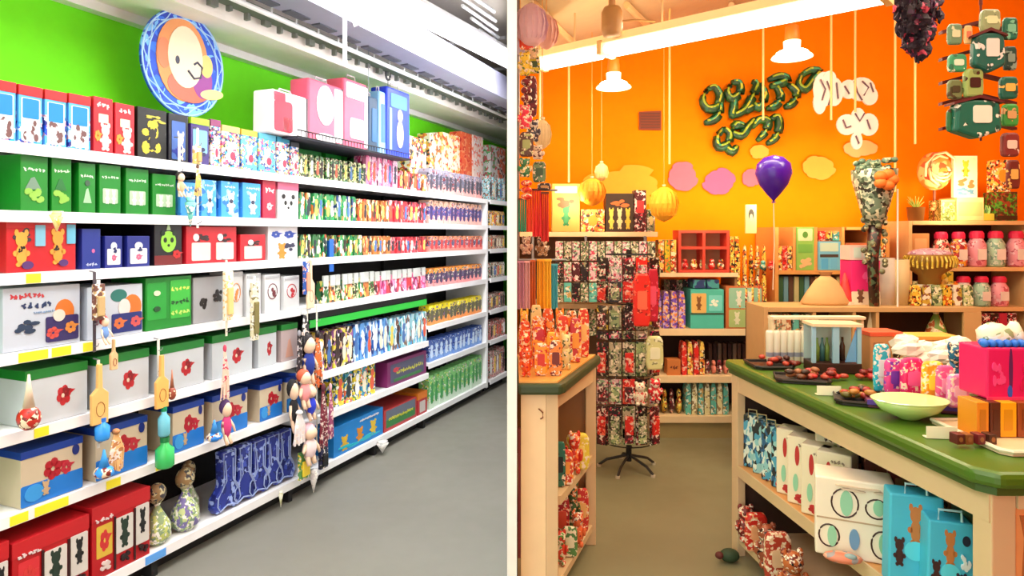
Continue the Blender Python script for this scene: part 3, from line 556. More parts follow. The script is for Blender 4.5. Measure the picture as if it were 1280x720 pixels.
clip_strip(247, 160, 285, 'clear strip hanging in front of the light blue boxes')
hang(246, 180, 205, 'tube', 'tiny yellow card hanging in front of the top shelf lip', (240, 210, 120), (200, 160, 90), 9)
hang(226, 215, 246, 'doll', 'small dark haired doll hanging before the green boxes', (225, 170, 130), (40, 30, 30), 14)
hang(238, 244, 283, 'cone', 'small teal treat cone hanging in front of the second shelf', (110, 200, 190), (60, 140, 140), 14)
hang(247, 205, 246, 'tassel', 'yellow tassel hanging before the blue boxes', (240, 200, 110), (120, 80, 60), 11)
hang(71, 262, 289, 'cone', 'pale yellow treat cone hanging on the second shelf lip', (235, 215, 140), (225, 200, 90), 17)
clip_strip(118, 340, 440, 'dark and clear strip in front of the pale pot cluster box', c=(70, 60, 70))
hang(123, 350, 400, 'tube', 'narrow brown patterned card hanging over the pale grey box', (110, 70, 60), (190, 160, 110), 13)
hang(131, 395, 430, 'doll', 'small blue doll hanging over the pot cluster box', (110, 150, 215), (200, 60, 60), 14)
hang(142, 424, 462, 'paddle', 'small wooden spatula hanging below the fourth shelf', (222, 180, 130), (150, 90, 60), 9)
clip_strip(123, 450, 560, 'clear strip beside the tan paddle')
clip_strip(198, 424, 470, 'clear strip holding the orange paddle')
hang(124, 455, 530, 'paddle', 'tan wooden paddle with face drawing hanging before the second white box', (226, 178, 104), (150, 100, 50), 22)
hang(202, 444, 510, 'paddle', 'orange wooden paddle hanging between two white boxes', (236, 176, 92), (160, 90, 40), 18)
hang(215, 462, 500, 'ball', 'brown seed pod hanging beside the orange paddle', (190, 120, 90), (150, 70, 50), 10)
hang(36, 468, 538, 'ball', 'red bead ball in a netted cone hanging at the first white box', (235, 215, 190), (190, 40, 30), 26)
hang(128, 522, 550, 'bottle', 'small bright blue bottle hanging beneath the tan paddle', (50, 150, 240), (30, 110, 210), 17)
hang(145, 535, 590, 'tassel', 'straw coloured tassel hanging before the second blue box', (226, 180, 120), (180, 120, 70), 26)
hang(205, 508, 545, 'bottle', 'teal and green bottle hanging beneath the orange paddle', (110, 190, 210), (10, 140, 90), 14)
hang(206, 546, 584, 'bottle', 'green capped bottle hanging before the third blue box', (60, 190, 100), (20, 120, 60), 22)
hang(130, 562, 598, 'ball', 'round light blue ball toy hanging at the blue boxes', (60, 160, 240), (50, 150, 240), 24)
clip_strip(283, 325, 420, 'cream strip hanging in front of the grey silhouette box', c=(235, 225, 200))
hang(285, 332, 400, 'tube', 'tall cream card hanging before the white pouch boxes', (238, 228, 206), (235, 190, 120), 12)
hang(281, 430, 500, 'tassel', 'pink and cream tassel hanging over the fourth white box', (235, 200, 180), (200, 60, 90), 13)
hang(283, 500, 555, 'doll', 'pink doll with pale legs hanging over the blue boxes', (205, 60, 120), (70, 40, 90), 20)
hang(318, 345, 425, 'tube', 'narrow cream and olive card hanging by the white pouches', (225, 215, 180), (120, 110, 60), 10)
hang(268, 525, 552, 'ball', 'round blue toy hanging at the speech patch box', (60, 150, 230), (40, 130, 225), 20)
# the thick cluster at the bay joint
MB_ = clip_strip(384, 320, 470, 'white strip at the bay joint carrying the thick toy cluster')
MB_ = clip_strip(396, 380, 560, 'second strip at the bay joint behind the blue doll')
cl = [(383, 322, 368, 'tube', 'slim blue card hanging at the bay joint below the third shelf', (40, 90, 180), (230, 150, 120), 9, -.05),
      (388, 325, 385, 'paddle', 'cream paddle hanging at the bay joint', (240, 205, 170), (180, 110, 90), 13, -.06),
      (381, 388, 430, 'tassel', 'black and white tassel atop the toy cluster', (60, 60, 66), (230, 230, 230), 16, -.05),
      (386, 418, 480, 'doll', 'navy doll with dark hair in the middle of the toy cluster', (30, 50, 140), (30, 24, 30), 26, -.06),
      (397, 412, 486, 'tassel', 'orange and black tassel beside the navy doll', (235, 120, 60), (30, 25, 30), 18, -.05),
      (374, 412, 470, 'tassel', 'grey black tassel at the cluster by the white boxes', (50, 44, 50), (150, 150, 160), 14, -.04),
      (381, 462, 510, 'doll', 'cream faced doll with pink dress low in the cluster', (240, 150, 150), (200, 90, 60), 24, -.08),
      (388, 480, 525, 'doll', 'bright blue dressed doll low in the cluster', (40, 60, 210), (240, 205, 170), 24, -.07),
      (367, 475, 540, 'doll', 'black bear like doll at the lower cluster', (25, 25, 30), (20, 20, 24), 20, -.06),
      (404, 478, 560, 'tassel', 'maroon tassel hanging beside the bright blue doll', (130, 40, 60), (90, 30, 50), 18, -.06),
      (413, 478, 550, 'tassel', 'purple pink tassel at the outer side of the cluster', (170, 80, 120), (230, 170, 180), 12, -.05),
      (374, 512, 556, 'tassel', 'white fluffy tassel on the sixth shelf lip', (235, 225, 225), (250, 245, 240), 26, -.09),
      (387, 530, 580, 'doll', 'pale pink plush hanging below the cluster', (240, 215, 215), (230, 180, 190), 30, -.08),
      (380, 560, 598, 'tube', 'yellow and green card low below the cluster', (90, 150, 80), (240, 210, 60), 18, -.05),
      (404, 555, 585, 'tube', 'navy and black card low below the cluster', (40, 40, 80), (20, 20, 26), 14, -.05),
      (392, 585, 616, 'cone', 'small clear cone of white sweets hanging beneath the base shelf lip', (225, 220, 215), (200, 190, 190), 12, -.05),
      (351, 612, 634, 'cone', 'tiny pale cone hanging beneath the base shelf lip', (225, 225, 200), (200, 200, 150), 6, -.03),
      (478, 550, 566, 'cone', 'tiny white bundle under the base shelf of the middle bay', (240, 238, 235), (210, 210, 210), 16, -.04)]
for (px, y0, y1, k, lb, c1, c2, wp, w) in cl: hang(px, y0, y1, k, lb, c1, c2, wp, w)
g = thing('shelf_divider', 'upright blue divider card between packs on the third shelf', 'divider', W(U(414), .0, 1.362), RZ)
MB().box(-.02, .02, -.004, .0, -.09, .11).build('card', mat((24, 96, 190), .4), g); MB().box(-.004, .004, 0, .1, 0, .1).build('fin', mat((30, 90, 170), .4), g)

# --- round sign above the top shelf
ws = .27; u = U(229, ws); zc = ZU(229, 80, ws)
Ys = W(u, ws, 0)[1]
g = thing('round_sign', 'round blue sign with white swirls and a cream baby face above the top shelf', 'sign', W(u, ws, 0), RZ - .05)
RH = 66 / F * Ys; RWd = RH * .88
def sell(cx, cz, rx, rz_, y0, y1, m, nm, n=28, tilt=.0):
    p = [(cx * RWd + (x * cos(tilt) - z * sin(tilt)) * RWd, zc + cz * RH + (x * sin(tilt) + z * cos(tilt)) * RH) for x, z in ell(0, 0, rx, rz_, n)]
    return MB().poly(p, y0, y1).build(nm, m, g)
sell(0, 0, 1, 1, -.012, 0, pmat((24, 80, 210), [(20, 60, 190), (40, 110, 235), (120, 190, 250)], .5, 16), 'disc', 40)
m = MB()
for rr in (.97, .83): m.tube([(p[0] * RWd, -.013, zc + p[1] * RH) for p in ell(0, 0, rr, rr, 40)], .004, 6, True)
for i in range(11):
    a = i * 2 * pi / 11
    m.tube([(RWd * (.9 + .05 * sin(t * 6)) * cos(a + t * .55), -.013, zc + RH * (.9 + .05 * sin(t * 6)) * sin(a + t * .55)) for t in [q / 8 for q in range(9)]], .003, 5)
m.build('swirls', mat((175, 215, 250), .4), g)
sell(-.05, .06, .62, .78, -.016, -.012, mat((226, 150, 90), .5), 'hair_print')
sell(-.5, .1, .16, .28, -.018, -.012, mat((226, 130, 90), .5), 'ear_print')
sell(.0, .12, .42, .58, -.020, -.016, mat((245, 228, 196), .5), 'face_print')
sell(.1, -.42, .52, .3, -.018, -.012, mat((225, 110, 90), .5), 'coat_print'); sell(.42, -.25, .25, .35, -.019, -.012, mat((150, 70, 150), .5), 'sleeve_print'); sell(.52, .05, .16, .22, -.0195, -.012, mat((240, 200, 120), .5), 'hand_print')
sell(.66, -.48, .3, .1, -.021, -.012, mat((248, 228, 150), .5), 'ribbon_print', tilt=.15)
m = MB(); m.poly(ell(-.2 * RWd, zc + .03 * RH, .05 * RWd, .08 * RH, 10), -.022, -.02)
m.tube([(x * RWd, -.021, zc + z * RH) for x, z in ((.05, -.12), (.2, -.25), (.36, -.2), (.4, 0), (.28, .08), (.2, .02))], .006, 6); m.build('facial_marks', mat((70, 70, 90), .5), g)
MB().box(-.006, .006, .0, .008, 1.835, zc).build('support_post', mat((200, 215, 230), .2), g)

# --- wire tray with bags above the top shelf
wt = -.10; ua, ub = U(372, wt), U(514, wt); z0 = ZU(440, 184, wt)
g = thing('wire_tray', 'black wire tray projecting above the middle bay under the bags', 'tray', W(ua, wt, z0), RZ)
L_ = ub - ua; m = MB()
for i in range(int(L_ / .03) + 1): m.tube([(i * .03, 0, .035), (i * .03, 0, 0), (i * .03, .3, 0), (i * .03, .3, .035)], .0025, 5)
m.build('wires', BLACK, g)
m = MB()
for (y, z) in ((0, 0), (.1, 0), (.2, 0), (.3, 0), (0, .035), (.3, .035)): m.tube([(0, y, z), (L_, y, z)], .004, 6)
m.build('rim', BLACK, g)
MB().box(0, L_, .0, .3, -.008, -.003).build('floor_sheet', mat((40, 40, 60), .6), g)
m = MB()
for x in (L_ * .25, L_ * .75): m.tube([(x, .3, -.002), (x, .52, -.1)], .008, 6)
m.build('bracket', BLACK, g)
m = MB(); hx = L_ * .74; m.tube([(hx, .15, .0), (hx, .15, 3.16 - z0)], .003, 6); m.build('suspension_wire', mat((190, 195, 200), .4), g)
def pouch(x0, x1, yt, yb, label, body, panels, nm='tote_bag'):
    w = wt + .06; a, b = U(x0, w), U(x1, w); z1 = ZU((x0 + x1) / 2, yt, w); zb = z0 + .006
    wd = b - a; h = z1 - zb
    g = thing(nm, label, 'bag', W((a + b) / 2, w + .08, zb), RZ)
    MB().box(-wd / 2, wd / 2, -.07, .07, 0, h, .004, .0).build('bag_body', body, g, bev=.012)
    for (k, cx, cz, sx, sz, mm) in panels:
        pts = rrect(cx * wd, cz * h, sx * wd, sz * h, min(sx * wd, sz * h) * .14) if k == 'rr' else ell(cx * wd, cz * h, sx * wd / 2, sz * h / 2)
        lean = .02
        MB().poly(pts, -.0735 , -.06).build('printed_panel', mm, g)
    if x0 < 460: MB().box(wd / 2 - .004, wd / 2 + .003, -.072, .06, 0, h * .98).build('dark_seam', mat((110, 90, 96), .6), g)
    m = MB(); m.tube([(-wd * .2, -.03, h * .97), (-wd * .15, -.03, h * 1.08), (wd * .15, -.03, h * 1.08), (wd * .2, -.03, h * .97)], .005, 6); m.build('handle', mat((200, 190, 195), .5), g)
R2 = mat((214, 30, 60), .5); PK = mat((228, 90, 120), .5); WB = mat((236, 228, 232), .5)
pouch(342, 386, 116, 172, 'white and red bag with a square patch, first in the wire tray', WB, [('rr', -.2, .42, .5, .7, R2), ('rr', -.05, .25, .3, .3, mat((190, 170, 170), .5)), ('rr', -.3, .85, .3, .2, R2)])
pouch(387, 430, 103, 170, 'rose and white bag with a large white oval', PK, [('rr', .36, .5, .25, .9, WB), ('el', -.02, .62, .5, .66, mat((222, 230, 236), .5)), ('el', .0, .08, .6, .16, WB)])
pouch(431, 461, 101, 166, 'pink bag with pale top stripe beside the blue bags', PK, [('rr', 0, .84, .8, .22, WB), ('rr', .05, .3, .6, .3, mat((235, 190, 200), .5)), ('rr', .42, .5, .12, .9, WB)])
pouch(462, 474, 121, 186, 'slim dark teal bag between the pink and blue bags', mat((24, 60, 90), .5), [('rr', .1, .5, .5, .6, mat((30, 90, 140), .5))])
pouch(475, 484, 114, 180, 'slim pale blue bag behind the bright blue one', mat((130, 180, 225), .4), [('rr', .1, .5, .5, .6, mat((60, 110, 190), .5))])
pouch(485, 514, 112, 183, 'bright royal blue bag with a pale figure print', mat((30, 60, 214), .4), [('rr', 0, .82, .7, .2, mat((80, 140, 235), .5)), ('el', .05, .35, .28, .4, mat((215, 190, 225), .5)), ('el', .05, .62, .22, .18, mat((215, 190, 225), .5)), ('rr', -.35, .4, .1, .6, mat((130, 170, 240), .5))])
g = thing('chain_loop', 'dark chain ring on the thin cord above the blue bag', 'hook', W(U(485, .05), .05, ZU(485, 93, .05)), RZ)
m = MB(); m.tube([(.028 * cos(a), 0, .04 * sin(a)) for a in [q * pi / 8 for q in range(16)]], .008, 6, True); m.build('ring', mat((60, 60, 66), .5), g)
m = MB(); m.tube([(0, 0, .04), (0, 0, 2.6 + .57 - 0 - ZU(485, 93, .05))], .003, 6); m.build('cord', mat((225, 225, 225), .5), g)
m = MB(); m.tube([(0, 0, -.04), (0, 0, -.13)], .003, 6); m.build('drop_cord', mat((120, 120, 125), .5), g)
# the white ceiling drop pole with a small mobile
wp = -.42; a = W(U(431, wp), wp, ZU(431, 82, wp))
g = thing('drop_pole', 'vertical white pole hanging from the ceiling above the pink bags', 'pole', a)
MB().tube([(0, 0, 0), (0, 0, 3.16 - a[2])], .011, 10).build('pole', WHITE, g)
m = MB(); m.tube([(0, 0, .26), (.07, -.01, .27), (.12, 0, .25)], .006, 6); m.tube([(.03, 0, .27), (.05, .01, .21), (.1, 0, .23)], .006, 6); m.build('hook_arm', mat((200, 200, 205), .4), g)
# ================================================================ RIGHT SHOP
def R(px, py, Y): return ((px - 640) / F * Y, Y, CH + (HOR - py) / F * Y)
def XR(px, Y): return (px - 640) / F * Y
def ZR(py, Y): return CH + (HOR - py) / F * Y
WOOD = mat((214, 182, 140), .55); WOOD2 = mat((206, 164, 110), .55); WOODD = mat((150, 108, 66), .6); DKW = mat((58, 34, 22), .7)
GRN = mat((70, 104, 22), .35); GRND = mat((52, 66, 36), .4); CREAM = mat((236, 206, 160), .6)
mb = MB(); mb.slab([(0, -1.2), (4.6, -1.2), (4.6, 5.4), (0, 5.4)], -.05, 0)
tag(mb.build('floor', floor_mat('olive_brown_floor', (118, 112, 84), (138, 132, 102), .34)), kind='structure')
ORANGE = mat((255, 128, 0), .8, spec=.1)
mb = MB(); mb.slab([(.0195, 5.1), (4.5, 5.1), (4.5, 5.2), (.0195, 5.2)], 0, 4.3); tag(mb.build('wall_back', ORANGE), kind='structure')
mb = MB(); mb.slab([(4.5, -1.2), (4.6, -1.2), (4.6, 5.2), (4.5, 5.2)], 0, 4.3); tag(mb.build('wall_right', ORANGE), kind='structure')
# sloping ceiling: rises to the right
TAN = mat((206, 190, 152), .8)
zc0, sl = 2.77, .29
mb = MB(); mb.poly([(.0195, zc0), (4.5, zc0 + sl * 4.5), (4.5, zc0 + sl * 4.5 + .06), (.0195, zc0 + .06)], -1.2, 5.2)
tag(mb.build('ceiling', TAN), kind='structure')
def cz(x): return zc0 + sl * x
for i, (a, b) in enumerate((((668, 6), (730, 66)), ((783, 6), (822, 44)), ((914, 6), (926, 16)))):
    # bars lie just under the sloping ceiling
    def hitc(px, py):
        kx = (px - 640) / F; kz = (HOR - py) / F
        Y = (zc0 - .03 - CH) / (kz - sl * kx); return (kx * Y, Y, CH + kz * Y)
    p, q = Vector(hitc(*a)), Vector(hitc(*b)); d = q - p
    q = p + d * 1.6; 
    if q.y > 5.08: q = p + d * ((5.08 - p.y) / d.y)
    tag(MB().tube([p, q], .022, 8).build('ceiling_bar', mat((236, 200, 150), .5)), ['slanting cream bar under the tan ceiling nearest the partition', 'slanting cream bar under the tan ceiling above the first pendant', 'slanting cream bar at the right end of the tan ceiling'][i], 'beam')
g = thing('ceiling_fitting', 'tan cylinder fitting on the ceiling above the first pendant lamp', 'fitting', R(765, 36, 3.6))
MB().lathe([(.05, -.04), (.06, .0), (.06, .09), (.045, .12)], 14).build('housing', mat((190, 145, 90), .5), g, smooth=True); MB().tube([(0, 0, .1), (0, 0, cz(g.location.x) - g.location.z)], .02).build('stem', mat((196, 150, 96), .5), g); MB().tube([(.0, 0, .04), (.14, 0, .05), (.24, 0, .04)], .006).build('conduit', mat((190, 150, 100), .5), g)
# long tube light
A = Vector(R(1112, -8, 2.75)); B = Vector(R(672, 82, 4.15)); d = B - A
L_ = d.length
g = thing('tube_light', 'long bright tube light fitting slanting across under the tan ceiling', 'ceiling light', A)
g.rotation_euler = d.to_track_quat('Y', 'Z').to_euler()
MB().poly([(-.075, .03), (-.045, .085), (.045, .085), (.075, .03), (.05, .022), (-.05, .022)], 0, L_).build('housing', mat((250, 226, 170), .5, emit=(255, 214, 140), es=.35), g)  # weak glow put into the housing, standing in for tube light falling on it
m = MB(); m.tube([(-.035, .03, 0), (-.035, L_ * .72, 0)], .026, 12); m.tube([(-.035, L_ * .76, 0), (-.035, L_ - .03, 0)], .026, 12); m.tube([(.035, .03, -.004), (.035, L_ * .72, -.004)], .026, 12); m.tube([(.035, L_ * .76, -.004), (.035, L_ - .03, -.004)], .026, 12)
m.build('fluorescent_tube', mat((255, 252, 240), .4, emit=(255, 248, 228), es=5), g, smooth=True)
for y in (0, L_ * .72 + .01, L_ - .03): MB().box(-.075, .075, y, y + .03, -.03, .05).build('lamp_holder', mat((232, 196, 130), .5), g)
m = MB()
for y in (.3, L_ * .55, L_ - .3):
    wx = A.x + d.x / L_ * y; wz = A.z + d.z / L_ * y; m.tube([(0, y, .08), (0, y, .08 + cz(wx) - wz - .1)], .006, 6)
m.build('suspension_rod', mat((230, 200, 150), .5), g)
def pendant(px, py, Y, w, label):
    g = thing('pendant_lamp', label, 'pendant lamp', R(px, py, Y), 0)
    r = w / F * Y / 2
    MB().lathe([(r * .42, r * .75), (r * .40, r * .35), (r * .55, r * .25), (r * .95, 0), (r, -r * .08), (r * .96, -.08 * r), (r * .5, .2 * r), (r * .38, r * .35), (r * .36, r * .7)], 28).build('shade', mat((250, 240, 215), .35, emit=(255, 236, 200), es=1.2), g, smooth=True)
    MB().lathe([(r * .34, r * .6), (r * .36, r * .9), (r * .33, r * 1.5), (r * .2, r * 1.6)], 18).build('neck', mat((214, 112, 20), .5), g, smooth=True)
    MB().blob((0, 0, r * .1), (r * .8, r * .8, r * .24), 20, 10).build('bulb', mat((255, 250, 235), .4, emit=(255, 246, 225), es=14), g, smooth=True)
    MB().tube([(0, 0, r * 1.5), (0, 0, cz(g.location.x) - g.location.z)], .008).build('stem', mat((230, 170, 90), .5), g)
pendant(767, 108, 4.2, 44, 'white bell pendant lamp nearer the wall vent'); pendant(990, 70, 3.8, 49, 'white bell pendant lamp above the green curly sign')
g = thing('wall_vent', 'square brown vent grille on the orange wall', 'vent', R(812, 151, 5.095))
MB().poly([(-.085, -.072), (.09, -.075), (.09, .078), (-.085, .07)], -.012, 0).build('frame', mat((130, 50, 14), .6), g)
m = MB()
for i in range(6): m.box(-.075, .078, -.018, -.012, -.06 + i * .022, -.05 + i * .022)
m.build('slats', mat((96, 38, 14), .6), g)
# wall clouds
PINKC = mat((176, 96, 120), .8); YELC = mat((196, 160, 60), .8)
def cloud(cx, cy, w, h, seed, m, label, Y=5.085, wob=.18, n=22):
    r_ = random.Random(seed); s = Y / F
    k = [1 + r_.uniform(-wob, wob * .3) for _ in range(8)]
    pts = []
    for i in range(n * 2):
        a = 2 * pi * i / (n * 2); q = k[int(a / (2 * pi) * 8) % 8] * (.94 + .06 * abs(sin(a * 4))); pts.append((w / 2 * s * q * cos(a), h / 2 * s * q * sin(a)))
    o = MB().poly(pts, -.008, .0).build('wall_cloud', m, None, R(cx, cy, Y)); tag(o, label, 'wall decoration')
cloud(853, 221, 40, 38, 1, PINKC, 'pale pink cloud cutout on the orange wall, leftmost of the clouds'); cloud(898, 227, 42, 34, 2, mat((172, 84, 130), .8), 'bright pink cloud cutout in the middle of the wall'); cloud(938, 223, 22, 26, 3, PINKC, 'pink cloud cutout half hidden by the purple balloon')
cloud(1022, 209, 46, 32, 4, YELC, 'pale yellow cloud cutout right of the purple balloon'); cloud(1076, 186, 44, 22, 5, mat((200, 170, 110), .8), 'cream star shaped cutout below the white lettering'); cloud(948, 190, 26, 18, 6, YELC, 'small yellow cutout above the purple balloon')
cloud(780, 232, 110, 50, 8, mat((200, 150, 30), .8), 'large pale yellow cloud cutout above the upper shelf', wob=.3)
# green curly sign: thick modelled strokes in relief
def curls(name, label, Y, strokes, m1, m2, r, back=None):
    c = R(950, 135, Y); g = thing(name, label, 'wall sign', c)
    for i, st in enumerate(strokes):
        pts = []
        for j in range(len(st) - 1):
            for t in (0, .34, .67):
                p0 = st[max(j - 1, 0)]; p1 = st[j]; p2 = st[j + 1]; p3 = st[min(j + 2, len(st) - 1)]
                f = lambda a, b, c_, d_: .5 * ((2 * b) + (-a + c_) * t + (2 * a - 5 * b + 4 * c_ - d_) * t * t + (-a + 3 * b - 3 * c_ + d_) * t ** 3)
                pts.append((f(p0[0], p1[0], p2[0], p3[0]), f(p0[1], p1[1], p2[1], p3[1])))
        pts.append(st[-1])
        w = [Vector(R(x, y, Y)) - Vector(c) for x, y in pts]; n = len(w)
        rr = [r * (.55 + .6 * sin(pi * q / (n - 1))) for q in range(n)]
        MB().tube(w, rr, 8).build('letter', m1, g, smooth=True)
        MB().tube([v + Vector((.0, -r * .75, r * .35)) for v in w[1:-1]], [q * .34 for q in rr[1:-1]], 6).build('letter_highlight', m2, g, smooth=True)
    return g
GR1 = pmat((16, 62, 30), [(14, 46, 20), (20, 84, 60), (44, 90, 30)], .5, 18); GR2 = pmat((150, 170, 40), [(60, 150, 110), (190, 190, 50)], .5, 20)
S = [[(884, 112), (878, 125), (884, 136), (896, 134), (900, 120), (893, 109), (884, 112)], [(900, 125), (900, 140), (892, 150), (880, 154)],
     [(913, 106), (909, 116), (915, 124), (925, 116), (924, 104), (914, 103)], [(918, 122), (917, 135), (914, 148)], [(914, 146), (930, 138), (940, 122), (946, 106), (940, 102)], [(928, 140), (944, 132)],
     [(950, 104), (956, 120), (948, 135), (940, 128)], [(960, 100), (975, 95), (984, 100), (972, 106), (962, 108)], [(968, 106), (976, 120), (970, 132), (958, 136)], [(984, 105), (996, 116), (990, 130), (980, 134)], [(1000, 96), (1012, 88), (1024, 90), (1016, 100), (1006, 112), (998, 106), (1002, 94)],
     [(905, 160), (896, 172), (898, 184), (910, 180), (912, 168), (904, 160)], [(912, 165), (926, 170), (934, 160), (944, 148)], [(932, 158), (920, 156), (914, 166)], [(940, 160), (948, 150), (960, 152), (956, 166), (946, 176)], [(962, 150), (972, 146), (974, 160), (968, 174), (958, 180)], [(906, 184), (915, 190), (922, 182)]]
curls('curly_sign', 'green sculpted curly lettering on the orange wall', 5.05, S, GR1, GR2, .034)
WHT = mat((246, 238, 232), .6); INK = mat((110, 80, 96), .6)
def paper_sign(px, py, shapes, marks, label, Y):
    c = R(px, py, Y); g = thing('hanging_paper_sign', label, 'paper sign', c); s = Y / F
    for (x, y, w, h) in shapes: MB().poly(ell((x - px) * s, (py - y) * s, w / 2 * s, h / 2 * s, 18), -.010 - .0009 * shapes.index((x, y, w, h)), .0).build('paper_cutout', WHT, g)
    for q in marks: MB().tube([((x - px) * s, -.019, (py - y) * s) for x, y in q], .0055, 6).build('drawn_line', INK, g)
paper_sign(1042, 118, [(1029, 112, 26, 44), (1024, 128, 16, 30), (1042, 115, 22, 36), (1060, 112, 22, 24), (1076, 112, 34, 30), (1086, 120, 20, 24), (1036, 98, 16, 18)],
           [[(1024, 100), (1030, 112), (1026, 126)], [(1032, 102), (1038, 118), (1034, 132)], [(1044, 104), (1046, 124)], [(1054, 108), (1060, 118)], [(1066, 102), (1070, 116), (1076, 126)], [(1076, 102), (1084, 110), (1078, 120)], [(1086, 104), (1090, 116)]], 'white cutout lettering with dark strokes hung right of the green sign', 4.6)
paper_sign(1070, 158, [(1058, 156, 26, 26), (1072, 152, 20, 34), (1085, 156, 24, 28), (1070, 176, 14, 22)], [[(1052, 150), (1056, 160), (1062, 158)], [(1067, 142), (1073, 152), (1079, 142)], [(1082, 150), (1086, 162)], [(1068, 170), (1072, 180)]], 'white cutout pieces with a heart hung below the white lettering', 4.55)
for i, (px, y1, Y, lb) in enumerate(((711, 228, 4.6, 'left of the first pendant lamp'), (837, 205, 4.5, 'between the vent and the green sign'), (954, 150, 4.5, 'crossing the green sign'), (1039, 150, 4.4, 'holding the white lettering'), (1069, 140, 4.5, 'through the middle of the white lettering'), (1119, 240, 4.3, 'below the dark hanging bundle'), (1144, 180, 4.2, 'beside the dark hanging bundle'), (675, 170, 4.3, 'beside the toy column at the partition'))):
    a = R(px, y1, Y)
    tag(MB().tube([(0, 0, 0), (0, 0, cz(a[0]) - a[2])], .0075, 6).build('hanging_string', mat((250, 205, 130), .5), None, a), 'pale vertical cord hanging from the ceiling ' + lb, 'cord')
# --- balloons and hanging bundle
g = thing('balloon', 'purple balloon floating on a thin ribbon before the orange wall', 'balloon', R(967, 251, 3.6))
s = 3.6 / F; MB().lathe([(.006, 0), (.012, .01), (8 * s, 8 * s), (17 * s, 20 * s), (22 * s, 34 * s), (20 * s, 46 * s), (12 * s, 54 * s), (.004, 57 * s)], 28).build('balloon_skin', mat((72, 22, 160), .25), g, smooth=True)
MB().lathe([(.014, -.012), (.005, 0), (.006, .008)], 10).build('knot', mat((56, 16, 130), .3), g); MB().tube([(0, 0, 0), (.004, 0, -.25), (-.004, 0, -.5)], .0025, 6).build('ribbon', mat((240, 220, 190), .5), g)
g = thing('hanging_bundle', 'dark purple and red hanging bundle of leaves at the top', 'hanging decoration', R(1146, 72, 2.9))
s = 2.9 / F; m = MB(); rr_ = random.Random(4)
for i in range(150):
    z = rr_.random() ** .8 * 82; wd = min(30, 8 + z * .42); a = rr_.random() * 2 * pi
    m.blob((wd * s * cos(a) * rr_.uniform(.3, 1), wd * s * .7 * sin(a) * rr_.uniform(.3, 1), z * s), (rr_.uniform(.012, .028), .010, rr_.uniform(.014, .035)), 7, 5, .9)
m.build('foliage', pmat((34, 14, 36), [(120, 24, 60), (24, 10, 26), (60, 20, 60), (190, 60, 90)], .35, 26, rough=.8), g)
MB().tube([(0, 0, .02), (0, 0, cz(g.location.x) - g.location.z)], .01).build('core_cord', BLACK, g)
# orange wall ball decorations
def ball(px, py, Y, r, c, label, cat='paper ball', zr=1):
    s = Y / F; g = thing('paper_lantern', label, cat, R(px, py, Y)); m = MB()
    for i in range(16):
        a = 2 * pi * i / 16; m.add([(0, 0, -r * s * zr), (r * s * cos(a) * .8, r * s * sin(a) * .8, -r * s * .6 * zr), (r * s * cos(a), r * s * sin(a), 0), (r * s * cos(a) * .8, r * s * sin(a) * .8, r * s * .6 * zr), (0, 0, r * s * zr), (r * s * .86 * cos(a + .2), r * s * .86 * sin(a + .2), 0)], [(0, 1, 5), (1, 2, 5), (2, 3, 5), (3, 4, 5)])
    m.blob((0, 0, 0), (r * s * .88, r * s * .88, r * s * .95 * zr), 24, 12); m.build('paper_folds', mat(c, .7), g)
    MB().lathe([(.012, 0), (.012, .012)], 8, cz=r * s * zr * .97).build('top_ring', mat((240, 220, 180), .5), g); MB().tube([(0, 0, r * s * zr * .97), (0, 0, cz(g.location.x) - g.location.z - .012)], .0022, 5).build('string', mat((235, 170, 80), .5), g)
ball(740, 240, 4.5, 18, (246, 150, 30), 'orange paper lantern ball above the upper shelf'); ball(830, 255, 4.5, 19, (250, 180, 40), 'amber paper lantern ball left of the pink clouds', zr=1.2)
ball(752, 215, 4.65, 9, (250, 225, 150), 'small cream lantern behind the orange lantern ball', zr=1.3)
ball(664, 32, 2.9, 22, (228, 190, 205), 'pale lilac balloon like lantern by the partition top', zr=1.3); ball(683, 40, 3.3, 16, (240, 190, 180), 'pale pink lantern tucked behind the lilac one', zr=1.4)
ball(678, 168, 3.4, 12, (248, 228, 180), 'cream lantern hanging at the toy column', zr=1.6); ball(650, 58, 3.2, 9, (200, 190, 225), 'small lavender lantern at the toy column', zr=1.4)
